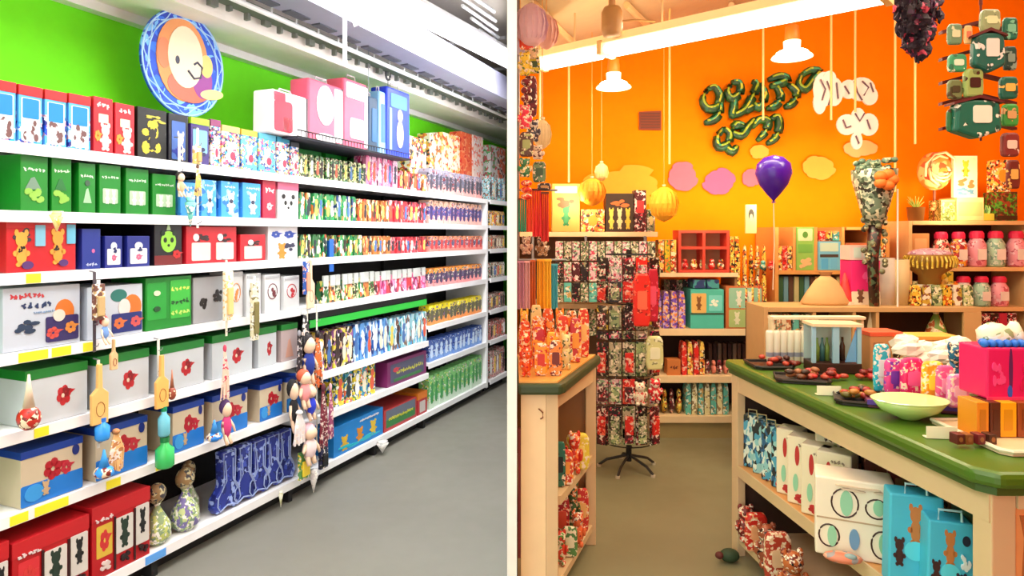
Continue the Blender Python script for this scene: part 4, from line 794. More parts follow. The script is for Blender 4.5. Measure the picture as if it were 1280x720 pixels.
# --- toy column hanging along the partition
tc_cols = [((214, 40, 40), (240, 120, 60)), ((235, 200, 60), (90, 120, 60)), ((120, 20, 40), (60, 20, 30)), ((230, 60, 90), (250, 220, 200)), ((90, 60, 50), (160, 170, 110)), ((60, 130, 90), (230, 190, 110)), ((220, 60, 30), (250, 140, 60))]
def rpouch(px, y0, y1, Y, wpx, kind, label, c1, c2, cat='hanging toy', grp=None):
    z0, z1 = ZR(y0, Y), ZR(y1, Y); H = z0 - z1; r = wpx / F * Y / 2; a = pmat(c1, [c2, (245, 225, 200)], .42, 75) if cat != 'pouch' else pmat(c1, [tuple(int(v * .7) for v in c1), c2], .3, 40)
    g = thing({'plush': 'plush_toy', 'bag': 'snack_bag', 'scarf': 'folded_scarf', 'strand': 'bead_strand'}[kind], label, cat, ((px - 640) / F * Y, Y, z1), 0, grp)
    if kind == 'bag' and cat == 'pouch' and wpx > 35:
        MB().poly([(-r, H * .2), (0, 0), (r, H * .2), (r * .92, H * .9), (r * .5, H), (-r * .5, H), (-r * .92, H * .9)], -r * .3, r * .3).build('pouch', a, g, bev=.01); MB().poly(rrect(r * .12, H * .62, r * .8, H * .45, r * .12), -r * .3 - .003, -r * .28).build('label_patch', mat(c2, .4), g)
        MB().poly([(-r * 1.1, H * .93), (0, H * 1.12), (r * 1.05, H * .95), (r * 1.05, H * .9), (0, H * 1.04), (-r * 1.1, H * .87)], -r * .34, r * .3).build('maroon_flap', mat((92, 20, 26), .5), g)
    elif kind == 'plush':
        m = MB(); m.blob((0, 0, H * .36), (r * .8, r * .6, H * .33)); m.blob((0, -.005, H * .78), (r * .7, r * .6, H * .22))
        for s_ in (-1, 1): m.blob((s_ * r * .5, 0, H * .95), (r * .25, r * .15, H * .1), 8, 6); m.blob((s_ * r * .8, -.01, H * .45), (r * .25, r * .25, H * .16), 8, 6); m.blob((s_ * r * .4, -.02, H * .08), (r * .3, r * .35, H * .09), 8, 6)
        m.build('plush_body', a, g, smooth=True); k = MB()
        for s_ in (-1, 1): k.blob((s_ * r * .25, -r * .6 - .004, H * .82), r * .08, 6, 5)
        k.build('eyes', BLACK, g)
    elif kind == 'bag':
        MB().poly([(-r * .85, 0), (r * .85, 0), (r, H * .25), (r * .95, H * .85), (r * .7, H), (-r * .7, H), (-r * .95, H * .85), (-r, H * .25)], -r * .35, r * .35).build('pouch', a, g, bev=min(r * .25, .012)); MB().poly(rrect(0, H * .5, r * 1.1, H * .35, r * .2), -r * .36 - .002, -r * .34).build('label_patch', mat(c2, .4), g)
    elif kind == 'scarf':
        m = MB()
        for i in range(4): x = -r + i * r / 2; m.poly([(x, 0), (x + r * .48, .0), (x + r * .4, H), (x + r * .05, H)], -.012 - .006 * (i % 2), .012)
        m.build('folds', mat(c1, .7), g, bev=.004); MB().box(-r, r, -.018, .018, H * .96, H).build('clip', mat(c2, .5), g)
    elif kind == 'strand':
        m = MB(); n = max(3, int(H / (r * 1.6)))
        for i in range(n): m.blob((0, 0, (i + .5) * H / n), (r * .8, r * .8, H / n * .5), 8, 6)
        m.build('beads', a, g, smooth=True)
    return g
ys = [(12, 40), (42, 62), (66, 96), (98, 128), (132, 162), (165, 196), (198, 222), (225, 250)]
wd_ = ['topmost, red', 'second from the top, red and orange', 'yellow green with a pale head', 'dark red and brown', 'rose and white', 'olive and brown', 'mossy green', 'orange red, above the scarves']
for i, (y0, y1) in enumerate(ys):
    Yt = 2.9; px = 656 if i % 2 == 0 else 658
    c1, c2 = [tc_cols[0], tc_cols[6], tc_cols[1], tc_cols[2], tc_cols[3], tc_cols[4], tc_cols[5], tc_cols[0]][i]
    rpouch(px, y0, y1, Yt, 18, ['plush', 'bag', 'plush', 'strand'][i % 4], 'hanging plush or pouch at the partition column, ' + wd_[i], c1, c2)
for i, (px, y0, y1, c1, c2, k, lb) in enumerate(((665, 52, 75, (240, 215, 170), (120, 130, 70), 'plush', 'cream plush beside the tube light end'), (667, 70, 92, (215, 200, 50), (60, 90, 50), 'bag', 'lime and dark pouch beneath the tube light end'), (663, 95, 146, (110, 20, 36), (70, 20, 30), 'bag', 'long maroon pouch in the column'), (667, 150, 178, (60, 60, 80), (225, 220, 215), 'plush', 'grey and white plush in the column'), (672, 182, 200, (230, 210, 190), (110, 60, 60), 'plush', 'pale plush under the cream lantern'), (674, 202, 228, (110, 140, 100), (60, 90, 60), 'bag', 'sage green pouch with dark label'), (680, 229, 238, (50, 34, 30), (200, 150, 90), 'bag', 'small dark pouch above the red scarves'))):
    rpouch(px, y0, y1, 3.05 + .01 * i, 17 if k != 'strand' else 10, k, lb, c1, c2)
for i, (px, y0, y1, c, w, lb) in enumerate(((653, 248, 290, (20, 150, 120), 10, 'teal folded scarf hanging at the partition'), (662, 236, 290, (232, 70, 50), 10, 'coral folded scarf hanging beside the teal one'), (671, 236, 296, (225, 40, 50), 11, 'bright red folded scarf, third along'), (681, 240, 302, (205, 40, 40), 10, 'dark red folded scarf at the end of the scarf row'))):
    rpouch(px, y0, y1, 3.2, w, 'scarf', lb, c, (120, 60, 40), cat='scarf')
for i, (px, w, y0, c, lb) in enumerate(((651, 9, 326, (190, 130, 160), 'mauve'), (659, 7, 326, (225, 170, 180), 'pale pink'), (666, 7, 325, (200, 90, 30), 'rust orange'), (676, 10, 324, (240, 165, 20), 'golden yellow'), (685, 8, 324, (246, 190, 40), 'light yellow'), (693, 8, 330, (60, 170, 190), 'turquoise'))):
    rpouch(px, y0, 386, 3.15, w, 'scarf', lb + ' upright folded cloth hanging above the orange gift bags', c, c, cat='scarf')
rpouch(658, 296, 318, 3.2, 16, 'plush', 'pinkish plush sitting above the mauve cloth', (200, 160, 140), (110, 60, 70)); rpouch(678, 298, 320, 3.25, 18, 'plush', 'brown and cream plush above the yellow cloth', (170, 130, 90), (90, 60, 50))
rail = thing('display_rail', 'thin metal display rail along the partition carrying scarves and cloths', 'rail', (.03, 3.2, 0))
m = MB(); m.tube([(0, 0, ZR(388, 3.15)), (0, 0, 2.75)], .008); m.tube([(0, .04, ZR(237, 3.2)), (.2, .04, ZR(237, 3.2))], .005); m.tube([(0, -.02, ZR(325, 3.15)), (.24, -.02, ZR(325, 3.15))], .005); m.build('bars', STEEL, rail)
# --- left counter
LA, LB_ = (.186, 2.57), (.41, 3.14); X0 = .024
g = thing('display_counter', 'short cream wooden counter with green top beside the partition', 'counter', (0, 0, 0))
MB().slab([(X0, LA[1] - .03), (LA[0] + .01, LA[1] - .03), (LA[0] + .03, LA[1]), (LB_[0] + .03, LB_[1] + .02), (X0, LB_[1] + .02)], .86, .905).build('green_top', GRND, g, bev=.012)
MB().slab([(X0 + .004, LA[1] - .01), (LA[0] - .005, LA[1] - .01), (LB_[0] - .0, LB_[1] - .0), (X0 + .004, LB_[1])], .905, .912).build('tan_inlay', mat((222, 160, 80), .4), g)
def post(parent, x, y, s, z0, z1, nm='post', mm=WOOD): MB().box(-s / 2, s / 2, -s / 2, s / 2, z0, z1).build(nm, mm, parent, (x, y, 0), 0, bev=.004)
for (x, y) in ((LA[0] - .025, LA[1] + .025), (LB_[0] - .03, LB_[1] - .03)): post(g, x, y, .05, 0, .86)
MB().box(X0 + .012, LA[0] - .05, LA[1], LA[1] + .02, 0, .86).build('front_panel', CREAM, g); MB().box(X0, X0 + .011, LA[1], LA[1] + .03, .2, .72).build('dark_slot', mat((110, 20, 20), .5), g)
dx, dy = LB_[0] - LA[0], LB_[1] - LA[1]
def lsl(f0, f1, z0, z1, nm, mm, back=X0): MB().slab([(LA[0] + dx * f0, LA[1] + dy * f0), (LA[0] + dx * f1, LA[1] + dy * f1), (back, LA[1] + dy * f1), (back, LA[1] + dy * f0)], z0, z1).build(nm, mm, g)
lsl(.06, .96, .40, .435, 'shelf', WOOD); lsl(.06, .96, .07, .10, 'bottom_shelf', WOOD)
m = MB(); m.slab([(LA[0] - .02, LA[1] + .05), (LA[0], LA[1] + .05), (LB_[0] - .01, LB_[1] - .04), (LB_[0] - .03, LB_[1] - .04)], .79, .86); m.build('top_rail', WOOD, g)
MB().box(X0, LB_[0] - .05, LB_[1] - .02, LB_[1], .1, .86).build('back_panel', WOODD, g)
MB().tube([(-.008, -.0, 0), (.008, -.018, -.01), (.008, -.018, -.03), (.0, 0, -.04)], .003, 6).build('hook', mat((120, 60, 30), .4), g, (.115, LA[1] - .002, .80))
# goods on and in it
def lc(px, py_base_z, Y): return ((px - 640) / F * Y, Y, py_base_z)
k = 0
cc = [((230, 90, 30), (200, 30, 30)), ((240, 180, 60), (230, 80, 40)), ((220, 60, 36), (250, 200, 120)), ((246, 150, 40), (200, 50, 30)), ((235, 215, 150), (90, 110, 60)), ((190, 50, 60), (240, 160, 60)), ((240, 130, 50), (110, 40, 30))]
for r_i, Yr in enumerate((2.66, 2.8, 2.94, 3.07)):
    xm = LA[0] + dx * (Yr - LA[1]) / dy - .035
    n = 3 + r_i
    for j in range(n):
        x = X0 + .035 + (xm - X0 - .04) * j / max(1, n - 1); c1, c2 = cc[(k * 3) % 7]; h = .13 + .035 * r_i + random.uniform(-.015, .02)
        px = 640 + x / Yr * F; z = .9135; yb = HOR - (z - CH) * F / Yr; yt = HOR - (z + h - CH) * F / Yr
        rpouch(px, yt, yb, Yr, .055 * F / Yr, 'bag' if k % 3 else 'plush', '%s %s in the %s row on the short green counter' % (['orange', 'golden', 'scarlet', 'amber', 'cream', 'wine red', 'tangerine'][(k * 3) % 7], 'gift pouch' if k % 3 else 'small plush', ['front', 'second', 'third', 'rear'][r_i]), c1, c2, 'gift', 'orange and red gifts on the short green counter'); k += 1
for i, (px, yt, yb, Y, w, c1, c2, kd, lb) in enumerate(((703, 494, 530, 2.82, 18, (210, 70, 40), (90, 30, 30), 'plush', 'red brown plush on the shelf of the short counter'), (722, 515, 560, 2.9, 30, (225, 200, 60), (240, 225, 120), 'bag', 'crumpled yellow bag on the shelf of the short counter'), (706, 562, 606, 2.72, 22, (205, 60, 40), (240, 150, 60), 'bag', 'orange red bag at the front end of the shelf'), (700, 556, 612, 2.7, 14, (40, 110, 90), (20, 30, 30), 'bag', 'dark green pouch leaning at the front end'), (718, 550, 600, 2.86, 20, (215, 50, 30), (240, 130, 60), 'plush', 'bright red plush at the middle of the shelf'))):
    z = .437; h = ZR(yt, Y) - ZR(yb, Y); yb2 = HOR - (z - CH) * F / Y; yt2 = HOR - (z + h - CH) * F / Y
    rpouch(px, yt2, yb2, Y, w, kd, lb, c1, c2, 'toy')
for i, (px, Y, w, h, c1, c2, lb) in enumerate(((700, 2.72, 20, .14, (205, 60, 40), (90, 140, 60), 'red'), (712, 2.78, 20, .13, (80, 130, 70), (230, 225, 190), 'leaf green'), (722, 2.88, 20, .15, (230, 110, 60), (160, 30, 40), 'orange'), (703, 2.9, 18, .22, (170, 30, 50), (230, 90, 70), 'maroon'), (716, 3.0, 18, .24, (60, 100, 60), (230, 120, 50), 'dark green'), (728, 3.02, 16, .2, (210, 50, 50), (245, 190, 120), 'scarlet'))):
    z = .102; yb2 = HOR - (z - CH) * F / Y; yt2 = HOR - (z + h - CH) * F / Y
    rpouch(px, yt2, yb2, Y, w, 'bag' if i % 2 else 'plush', lb + (' pouch' if i % 2 else ' plush') + ' on the bottom shelf of the short counter', c1, c2, 'toy')
# --- back wall units
def fb(name, label, cat, x0, x1, yt, yb, Y, dep, mm, decals=(), band=None, group=None, zb=None, sway=0):
    z0 = ZR(yb, Y) if zb is None else zb; z1 = ZR(yt, Y); wd = (x1 - x0) / F * Y - .003; h = z1 - z0
    g = thing(name, label, cat, ((x0 + x1) / 2 / F * Y - .8 * Y, Y + dep / 2, z0 + .0015), sway, group)
    MB().box(-wd / 2, wd / 2, -dep / 2, dep / 2, 0, h).build('carton', mm, g, bev=.0015)
    if band: MB().box(-wd / 2 - .001, wd / 2 + .001, -dep / 2 - .002, dep / 2 + .001, h * (1 - band[1]), h + .001).build('top_flap', band[0], g)
    for i, d_ in enumerate(decals): decal(g, *d_, wd, dep, h, seed=i, lay=i)
    return g
def frow(name, label, cat, group, x0, x1, yt, Y, n, mats_, zb, dep=.08, fill=.9, shape='box'):
    a, b = XR(x0, Y), XR(x1, Y); st = (b - a) / n; h = ZR(yt, Y) - zb; firsts = {}
    for i in range(n):
        k = i % len(mats_); loc = (a + st * (i + .5), Y + dep / 2 + random.uniform(0, .01), zb + .0015)
        if k not in firsts:
            w = st * fill / 2; mb = MB()
            if shape == 'box': mb.box(-w, w, -dep / 2, dep / 2, 0, h)
            elif shape == 'pouch': mb.poly([(-w * .9, 0), (w * .9, 0), (w, h * .2), (w * .85, h * .8), (w * .5, h), (-w * .5, h), (-w * .85, h * .8), (-w, h * .2)], -dep / 2, dep / 2)
            elif shape == 'jar': r = min(w, dep / 2) if dep else w; mb.lathe([(r * .9, 0), (r, h * .08), (r, h * .7), (r * .6, h * .8), (r * .65, h * .82), (r * .65, h)], 12)
            elif shape == 'toy': mb.blob((0, 0, h * .35), (w * .9, dep * .45, h * .35), 10, 7); mb.blob((0, -.002, h * .78), (w * .65, dep * .35, h * .22), 10, 7)
            o = mb.build(name, mats_[k], None, loc, 0, bev=.002 if shape in ('box', 'pouch') else 0, smooth=shape in ('jar', 'toy')); firsts[k] = o
        else: o = firsts[k].copy(); COL.objects.link(o); o.location = loc
        tag(o, label, cat, group)
YB = 4.7
def unit(name, label, x0, x1, zs, ztop, Y=YB, dep=.38, back=WOODD, side=True, mm=WOOD, th=.03, divs=(), zbot=0):
    a, b = XR(x0, Y), XR(x1, Y); g = thing(name, label, 'shelf unit', (a, Y, 0)); L_ = b - a
    MB().box(0, L_, dep - .012, dep, zbot, ztop).build('back_panel', back, g)
    if side:
        for x in (0, L_ - .025): MB().box(x, x + .025, 0, dep - .013, zbot, ztop).build('side_panel', mm, g)
    for z in zs: MB().box(.026 if side else 0, L_ - (.026 if side else 0), -.004, dep - .013, z - th, z).build('shelf', mm, g, bev=.002)
    for (px, za, zb) in divs:
        x = XR(px, Y) - a; MB().box(x - .01, x + .01, .0, dep - .014, za, zb).build('divider', mm, g)
    return g
OR1 = pmat((240, 200, 90), [(200, 60, 40), (60, 50, 40), (250, 235, 190), (230, 130, 40)], .6, 45)
OR2 = pmat((225, 185, 60), [(30, 26, 20), (250, 230, 120), (200, 90, 30)], .6, 50)
PA1 = pmat((220, 180, 190), [(240, 225, 215), (200, 60, 90), (90, 70, 80), (150, 190, 150)], .65, 55)
PA2 = pmat((120, 120, 90), [(225, 215, 190), (40, 40, 40), (90, 130, 80), (190, 160, 140)], .65, 55)
DK1 = pmat((30, 18, 20), [(235, 225, 210), (30, 20, 24), (200, 40, 70), (30, 20, 24), (150, 150, 110)], .48, 55)
DK2 = pmat((80, 20, 30), [(240, 200, 190), (40, 20, 24), (195, 50, 70), (235, 225, 215)], .5, 50)
GN1 = pmat((150, 170, 120), [(235, 230, 200), (60, 90, 60), (190, 200, 140)], .6, 45)
TE1 = pmat((100, 190, 175), [(225, 235, 220), (60, 140, 140), (200, 160, 90)], .5, 40)
PU1 = pmat((120, 80, 190), [(190, 160, 220), (90, 50, 150), (240, 200, 140), (230, 130, 60)], .6, 45)
RD1 = pmat((220, 40, 36), [(250, 120, 90), (170, 20, 30), (240, 200, 180)], .5, 45)
# A: upper left slat display
z1 = ZR(290, YB)
g = unit('wall_shelving', 'back wall display with a cream top board above hanging pastel cards', 650, 822, [z1, ZR(380, YB)], z1, back=mat((110, 80, 60), .7), side=False, mm=CREAM, th=.035)
m = MB()
for px in (666, 732, 806): x = XR(px, YB) - XR(650, YB); m.box(x - .008, x + .008, -.01, .0, ZR(375, YB), z1 - .03)
m.build('bracket_bar', STEEL, g)
fb('display_box', 'pale yellow box with lavender header and green figure on the upper board', 'box', 690, 725, 230, 290, YB, .12, mat((200, 170, 80), .5), [('rr', 0, .88, .8, .14, mat((190, 190, 225), .5)), ('fig', 0, .35, .4, .45, mat((60, 150, 90), .5)), ('blobs', 0, .6, .8, .3, mat((120, 90, 50), .5))], zb=z1)
fb('display_box', 'low amber box with orange patch beneath the orange lantern', 'box', 726, 756, 262, 290, YB, .12, OR1, [('el', 0, .5, .4, .5, mat((240, 160, 50), .5))], zb=z1)
fb('display_box', 'black and yellow box of small figures on the upper board', 'box', 757, 792, 242, 290, YB, .12, mat((60, 40, 24), .5), [('fig', -.3, .35, .25, .55, mat((235, 200, 80), .5)), ('fig', 0, .35, .25, .55, mat((240, 210, 150), .5)), ('fig', .3, .35, .25, .55, mat((235, 190, 60), .5)), ('blobs', 0, .75, .8, .25, mat((225, 110, 50), .5))], zb=z1)
fb('display_box', 'dark red and brown tall box at the end of the upper board', 'box', 793, 808, 238, 290, YB, .1, DK2, [('rr', 0, .6, .6, .3, mat((210, 50, 50), .5))], zb=z1); fb('display_box', 'brown low box beside the amber lantern', 'box', 809, 819, 262, 290, YB, .1, PA2, [('el', 0, .5, .5, .4, mat((220, 190, 120), .5))], zb=z1)
for r_i, (yt, yb, ms, lb) in enumerate(((302, 326, [PA1, PA2], 'top'), (328, 352, [DK1, PA1, DK2], 'second'), (354, 378, [PA2, TE1, DK1], 'third'))):
    zz = ZR(yb, YB); frow('carded_toy', 'small pastel card in the ' + lb + ' hanging row under the cream board', 'toy card', 'pastel cards hanging in the ' + lb + ' row', 694, 820, yt, YB - .12, 12, ms, ZR(yb, YB - .12), dep=.03)
frow('toy_pouch', 'grey green pouch on the lower board behind the spinner rack', 'pouch', 'grey green pouches behind the spinner rack', 694, 746, 384, YB, 5, [PA2, GN1], ZR(420, YB), dep=.1, shape='pouch')
# B: unit left of centre
zB = ZR(341, YB); zC = ZR(411, YB); zD = ZR(470, YB); zE = ZR(520, YB)
g = unit('shelf_unit', 'low cream shelf unit with red and teal boxes left of centre', 818, 968, [zC, zD, zE], zC, back=DKW, mm=CREAM, th=.05)
MB().box(.02, XR(968, YB) - XR(818, YB) - .02, .02, .04, 0, zE - .05).build('kick_board', mat((160, 140, 90), .6), g)
MB().box(0, XR(925, YB) - XR(820, YB), -.0, .34, zB - .03, zB).build('raised_shelf', CREAM, g)
for x in (.0, XR(925, YB) - XR(820, YB) - .02): MB().box(x, x + .02, .02, .34, zC, zB - .03).build('raised_shelf_support', WOODD, g)
rc = thing('red_cubby', 'red framed cubby with four pale panes on the raised shelf', 'cubby', (XR(848, YB), YB, zB + .0015))
w_, h_ = XR(912, YB) - XR(848, YB), ZR(288, YB) - zB
m = MB()
for (a0, a1, c0, c1) in ((0, w_, 0, .02), (0, w_, h_ - .02, h_), (0, .02, .02, h_ - .02), (w_ - .02, w_, .02, h_ - .02), (w_ / 2 - .01, w_ / 2 + .01, .02, h_ - .02), (.02, w_ / 2 - .01, h_ * .55, h_ * .55 + .02), (w_ / 2 + .01, w_ - .02, h_ * .55, h_ * .55 + .02)): m.box(a0, a1, 0, .16, c0, c1)
m.build('frame', mat((214, 70, 50), .5), rc); MB().box(0, w_, .16, .17, 0, h_).build('back', mat((190, 150, 110), .6), rc)
frow('small_toy', 'tiny figure standing inside the red cubby', 'toy', 'figures inside the red cubby', 852, 908, 324, YB + .01, 5, [RD1, OR1, GN1], zB + .021, dep=.05, shape='toy')
frow('small_pack', 'yellow and green pack on the raised shelf left of the red cubby', 'pack', 'yellow packs left of the red cubby', 823, 846, 300, YB, 3, [OR1, pmat((225, 190, 40), [(90, 150, 60), (240, 120, 40)], .5, 40)], zB, dep=.1)
frow('small_pack', 'amber pack right of the red cubby', 'pack', 'amber packs right of the red cubby', 913, 924, 296, YB, 2, [OR2], zB, dep=.1)
frow('snack_pouch', 'purple flowered pouch on the cream unit', 'pouch', 'purple pouches on the cream unit', 818, 858, 365, YB - .0, 4, [PU1], zC, dep=.14, shape='pouch')
frow('snack_pouch', 'low dark pouch behind the purple pouches', 'pouch', 'dark pouches beneath the raised shelf', 830, 862, 350, YB + .2, 4, [PA2, DK1], zC, dep=.1)
fb('picture_box', 'teal and tan stacked box beneath the raised shelf', 'box', 863, 905, 362, 411, YB, .2, mat((80, 190, 170), .5), [('rr', -.25, .65, .45, .5, mat((225, 180, 100), .5)), ('rr', .25, .65, .4, .4, mat((120, 215, 205), .5)), ('fig', -.25, .65, .2, .35, mat((140, 90, 50), .5)), ('blobs', .2, .65, .3, .2, mat((240, 240, 220), .5)), ('rr', 0, .38, 1, .04, mat((60, 90, 70), .5))], zb=zC)
fb('picture_box', 'orange edged pale green box with figures beneath the raised shelf', 'box', 907, 954, 358, 411, YB, .2, mat((200, 110, 60), .5), [('rr', .02, .72, .88, .48, mat((150, 200, 170), .5)), ('rr', .02, .24, .88, .42, mat((170, 190, 120), .5)), ('fig', -.15, .72, .2, .35, mat((235, 235, 215), .5)), ('fig', .15, .72, .2, .35, mat((225, 230, 205), .5)), ('fig', -.2, .25, .2, .3, mat((230, 225, 190), .5)), ('fig', .2, .25, .2, .3, mat((225, 220, 190), .5))], zb=zC)
frow('folded_pack', 'long dark blue pack lying on top of the boxes', 'pack', 'dark packs beneath the raised shelf top', 866, 900, 350, YB + .02, 2, [pmat((40, 60, 110), [(70, 150, 150)], .4, 20)], ZR(361, YB) , dep=.15)
frow('red_pouch', 'red orange pouch on the middle shelf of the cream unit', 'pouch', 'red pouches on the middle shelf of the cream unit', 852, 882, 428, YB + .02, 4, [RD1, OR1], zD, dep=.1, shape='pouch')
frow('brown_pouch', 'brown and salmon packet on the middle shelf of the cream unit', 'pouch', 'brown packets on the middle shelf of the cream unit', 883, 914, 452, YB + .02, 4, [DK2, pmat((225, 130, 110), [(120, 50, 40)], .4, 40)], zD, dep=.1, shape='toy')
fb('orange_pack', 'orange brown pack at the near end of the middle shelf', 'pack', 834, 851, 450, 470, YB + .02, .1, mat((205, 120, 60), .5), [('sc', 0, .5, .6, .3, mat((110, 50, 30), .5))], zb=zD)
frow('dark_book', 'dark book standing at the back of the middle shelf', 'book', 'dark books at the back of the middle shelf', 885, 940, 430, YB + .2, 9, [mat((90, 60, 50), .6), mat((60, 30, 30), .6), mat((120, 100, 90), .6)], zD, dep=.1, fill=.7)
frow('teal_pouch', 'teal and cream pouch on the lowest shelf of the cream unit', 'pouch', 'teal and cream pouches on the lowest shelf', 857, 912, 480, YB + .02, 7, [TE1, pmat((225, 215, 160), [(150, 130, 90), (245, 240, 210)], .5, 40)], zE, dep=.1, shape='pouch')
frow('brown_bag', 'small brown bag on the lowest shelf of the cream unit', 'bag', 'brown bags on the lowest shelf', 828, 855, 488, YB + .02, 3, [OR2, DK2], zE, dep=.1, shape='toy')
# C: centre cubbies
zF = ZR(338, YB); zG = ZR(284, YB)
g = unit('shelf_unit', 'orange tinted cubby unit behind the purple balloon ribbon', 969, 1112, [zF - .0, ZR(390, YB), ZR(450, YB)], zG, back=mat((200, 120, 50), .7), mm=mat((226, 160, 84), .55), divs=[(993, zF, zG), (1020, zF, zG), (1054, ZR(388, YB), zG), (1092, zF, zG)])
MB().box(XR(1057, YB) - XR(969, YB), XR(1090, YB) - XR(969, YB), -.01, .36, zG - .02, zG + .0).build('top_board', mat((226, 160, 84), .55), g)
frow('small_pack', 'small red and cream pack in the first cubby', 'pack', 'red and cream packs in the first cubby', 972, 991, 308, YB, 3, [OR1, RD1], zF, dep=.1)
fb('picture_box', 'leaning pale green picture box in front of the cubbies', 'box', 994, 1018, 281, 314, YB - .02, .05, mat((150, 200, 90), .5), [('rr', 0, .75, .8, .4, mat((215, 230, 170), .5)), ('el', 0, .75, .3, .2, mat((90, 150, 60), .5)), ('rr', 0, .3, .8, .25, mat((120, 185, 80), .5))], zb=ZR(316, YB)) if False else None
fb('picture_box', 'pale green tall picture box in the second cubby', 'box', 995, 1018, 284, 338, YB + .01, .1, mat((150, 200, 90), .5), [('rr', 0, .82, .8, .28, mat((215, 230, 170), .5)), ('el', 0, .82, .3, .15, mat((90, 150, 60), .5)), ('rr', 0, .5, .8, .2, mat((120, 185, 80), .5)), ('blobs', 0, .18, .8, .3, mat((235, 190, 130), .5))], zb=zF)
fb('picture_box', 'pale blue box with cream rolls in the third cubby', 'box', 1022, 1051, 302, 338, YB + .01, .14, mat((120, 195, 220), .5), [('rr', 0, .8, .8, .3, mat((200, 225, 200), .5)), ('rr', 0, .5, .8, .1, mat((70, 60, 50), .5)), ('rr', -.2, .22, .3, .36, mat((90, 180, 225), .5)), ('rr', .2, .22, .3, .36, mat((110, 190, 225), .5))], zb=zF)
frow('small_pack', 'small red topped pack above the blue box', 'pack', 'small packs standing on the blue box', 1023, 1050, 289, YB + .03, 3, [RD1, OR1, TE1], ZR(301, YB), dep=.1)
fb('wooden_crate', 'empty reddish wooden crate in the fourth cubby', 'crate', 1057, 1090, 304, 320, YB + .01, .12, mat((200, 110, 70), .5), [('rr', 0, .5, .86, .6, mat((120, 60, 36), .6))], zb=ZR(337, YB)) 
frow('small_pack', 'teal and orange pack in the last cubby', 'pack', 'teal and orange packs in the last cubby', 1094, 1109, 300, YB, 2, [TE1, OR1], zF, dep=.1)
frow('book', 'green or brown book on the shelf under the cubbies', 'book', 'books under the cubbies', 973, 1052, 346, YB + .03, 12, [mat((60, 100, 60), .6), mat((110, 160, 170), .6), mat((90, 60, 40), .6), mat((200, 190, 130), .6)], ZR(390, YB), dep=.12, fill=.85)
# small unit on the near side of cubbies (yellow topped toys)
frow('toy_figure', 'yellow and brown toy figure standing between the cubby units', 'toy', 'yellow and brown toys between the units', 922, 962, 306, YB - .02, 5, [OR2, OR1], zC, dep=.1, shape='toy')
fb('picture_card', 'cream picture card with dark face leaning above the yellow toys', 'card', 932, 946, 256, 292, YB - .05, .02, mat((246, 226, 150), .5), [('el', 0, .65, .5, .4, mat((60, 50, 40), .5)), ('el', 0, .55, .3, .25, mat((235, 200, 160), .5))])
frow('toy_figure', 'small golden toy figure in front of the cubby unit', 'toy', 'golden toys in front of the cubby unit', 942, 972, 326, YB - .05, 3, [OR1, TE1, RD1], zF + .001, dep=.08, shape='toy')
# island with open cubbies
YI = 3.9; zt = ZR(384, YI)
g = unit('cubby_island', 'long tan island unit with dark open cubbies behind the counter', 955, 1226, [zt, ZR(436, YI), .3], zt, Y=YI, dep=.31, back=mat((70, 40, 24), .7), mm=WOOD2, divs=[(1018, ZR(436, YI), zt - .03), (1068, ZR(436, YI), zt - .03), (1097, ZR(436, YI), zt - .03)], th=.03)
MB().box(XR(1204, YI) - XR(955, YI), XR(1226, YI) - XR(955, YI), -.006, .01, .0, zt - .03).build('end_stile', WOOD2, g)
zi = ZR(436, YI)
frow('small_card', 'cream card in the first cubby of the tan island', 'card', 'cream cards in the first island cubby', 958, 990, 393, YI + .02, 5, [pmat((235, 220, 180), [(200, 120, 80), (120, 150, 120)], .5, 50)], zi, dep=.05)
frow('small_card', 'teal card in the second half of the first island cubby', 'card', 'teal cards in the first island cubby', 992, 1016, 393, YI + .02, 3, [TE1, PA2], zi, dep=.05)
frow('small_bottle', 'small olive bottle in the third island cubby', 'bottle', 'olive bottles in the third island cubby', 1070, 1080, 396, YI + .02, 2, [OR2], zi, dep=.06, shape='jar')
for (px, lb, Y_) in ((1091, 'beside the olive bottles', YI + .06), (1170, 'standing in the last dark cubby', YI + .09)):
    g = thing('folded_triangle', ('cream' if px < 1100 else 'green and cream') + ' folded cone stand ' + lb, 'display cone', (XR(px - (3 if px < 1100 else 0), Y_), Y_, zi + .0015))
    w_ = (7 if px < 1100 else 17) / F * Y_; h_ = (44 if px < 1100 else 42) / F * Y_
    MB().lathe([(w_, 0), (w_ * .95, h_ * .1), (w_ * .55, h_ * .6), (w_ * .12, h_)], 4 if px < 1100 else 16).build('cone', mat((240, 222, 180), .5) if px < 1100 else pmat((120, 160, 70), [(240, 225, 180), (200, 110, 60)], .5, 30), g)
    MB().blob((0, 0, h_ * 1.0), (w_ * .2,) * 3).build('tip', mat((250, 240, 210), .5), g)
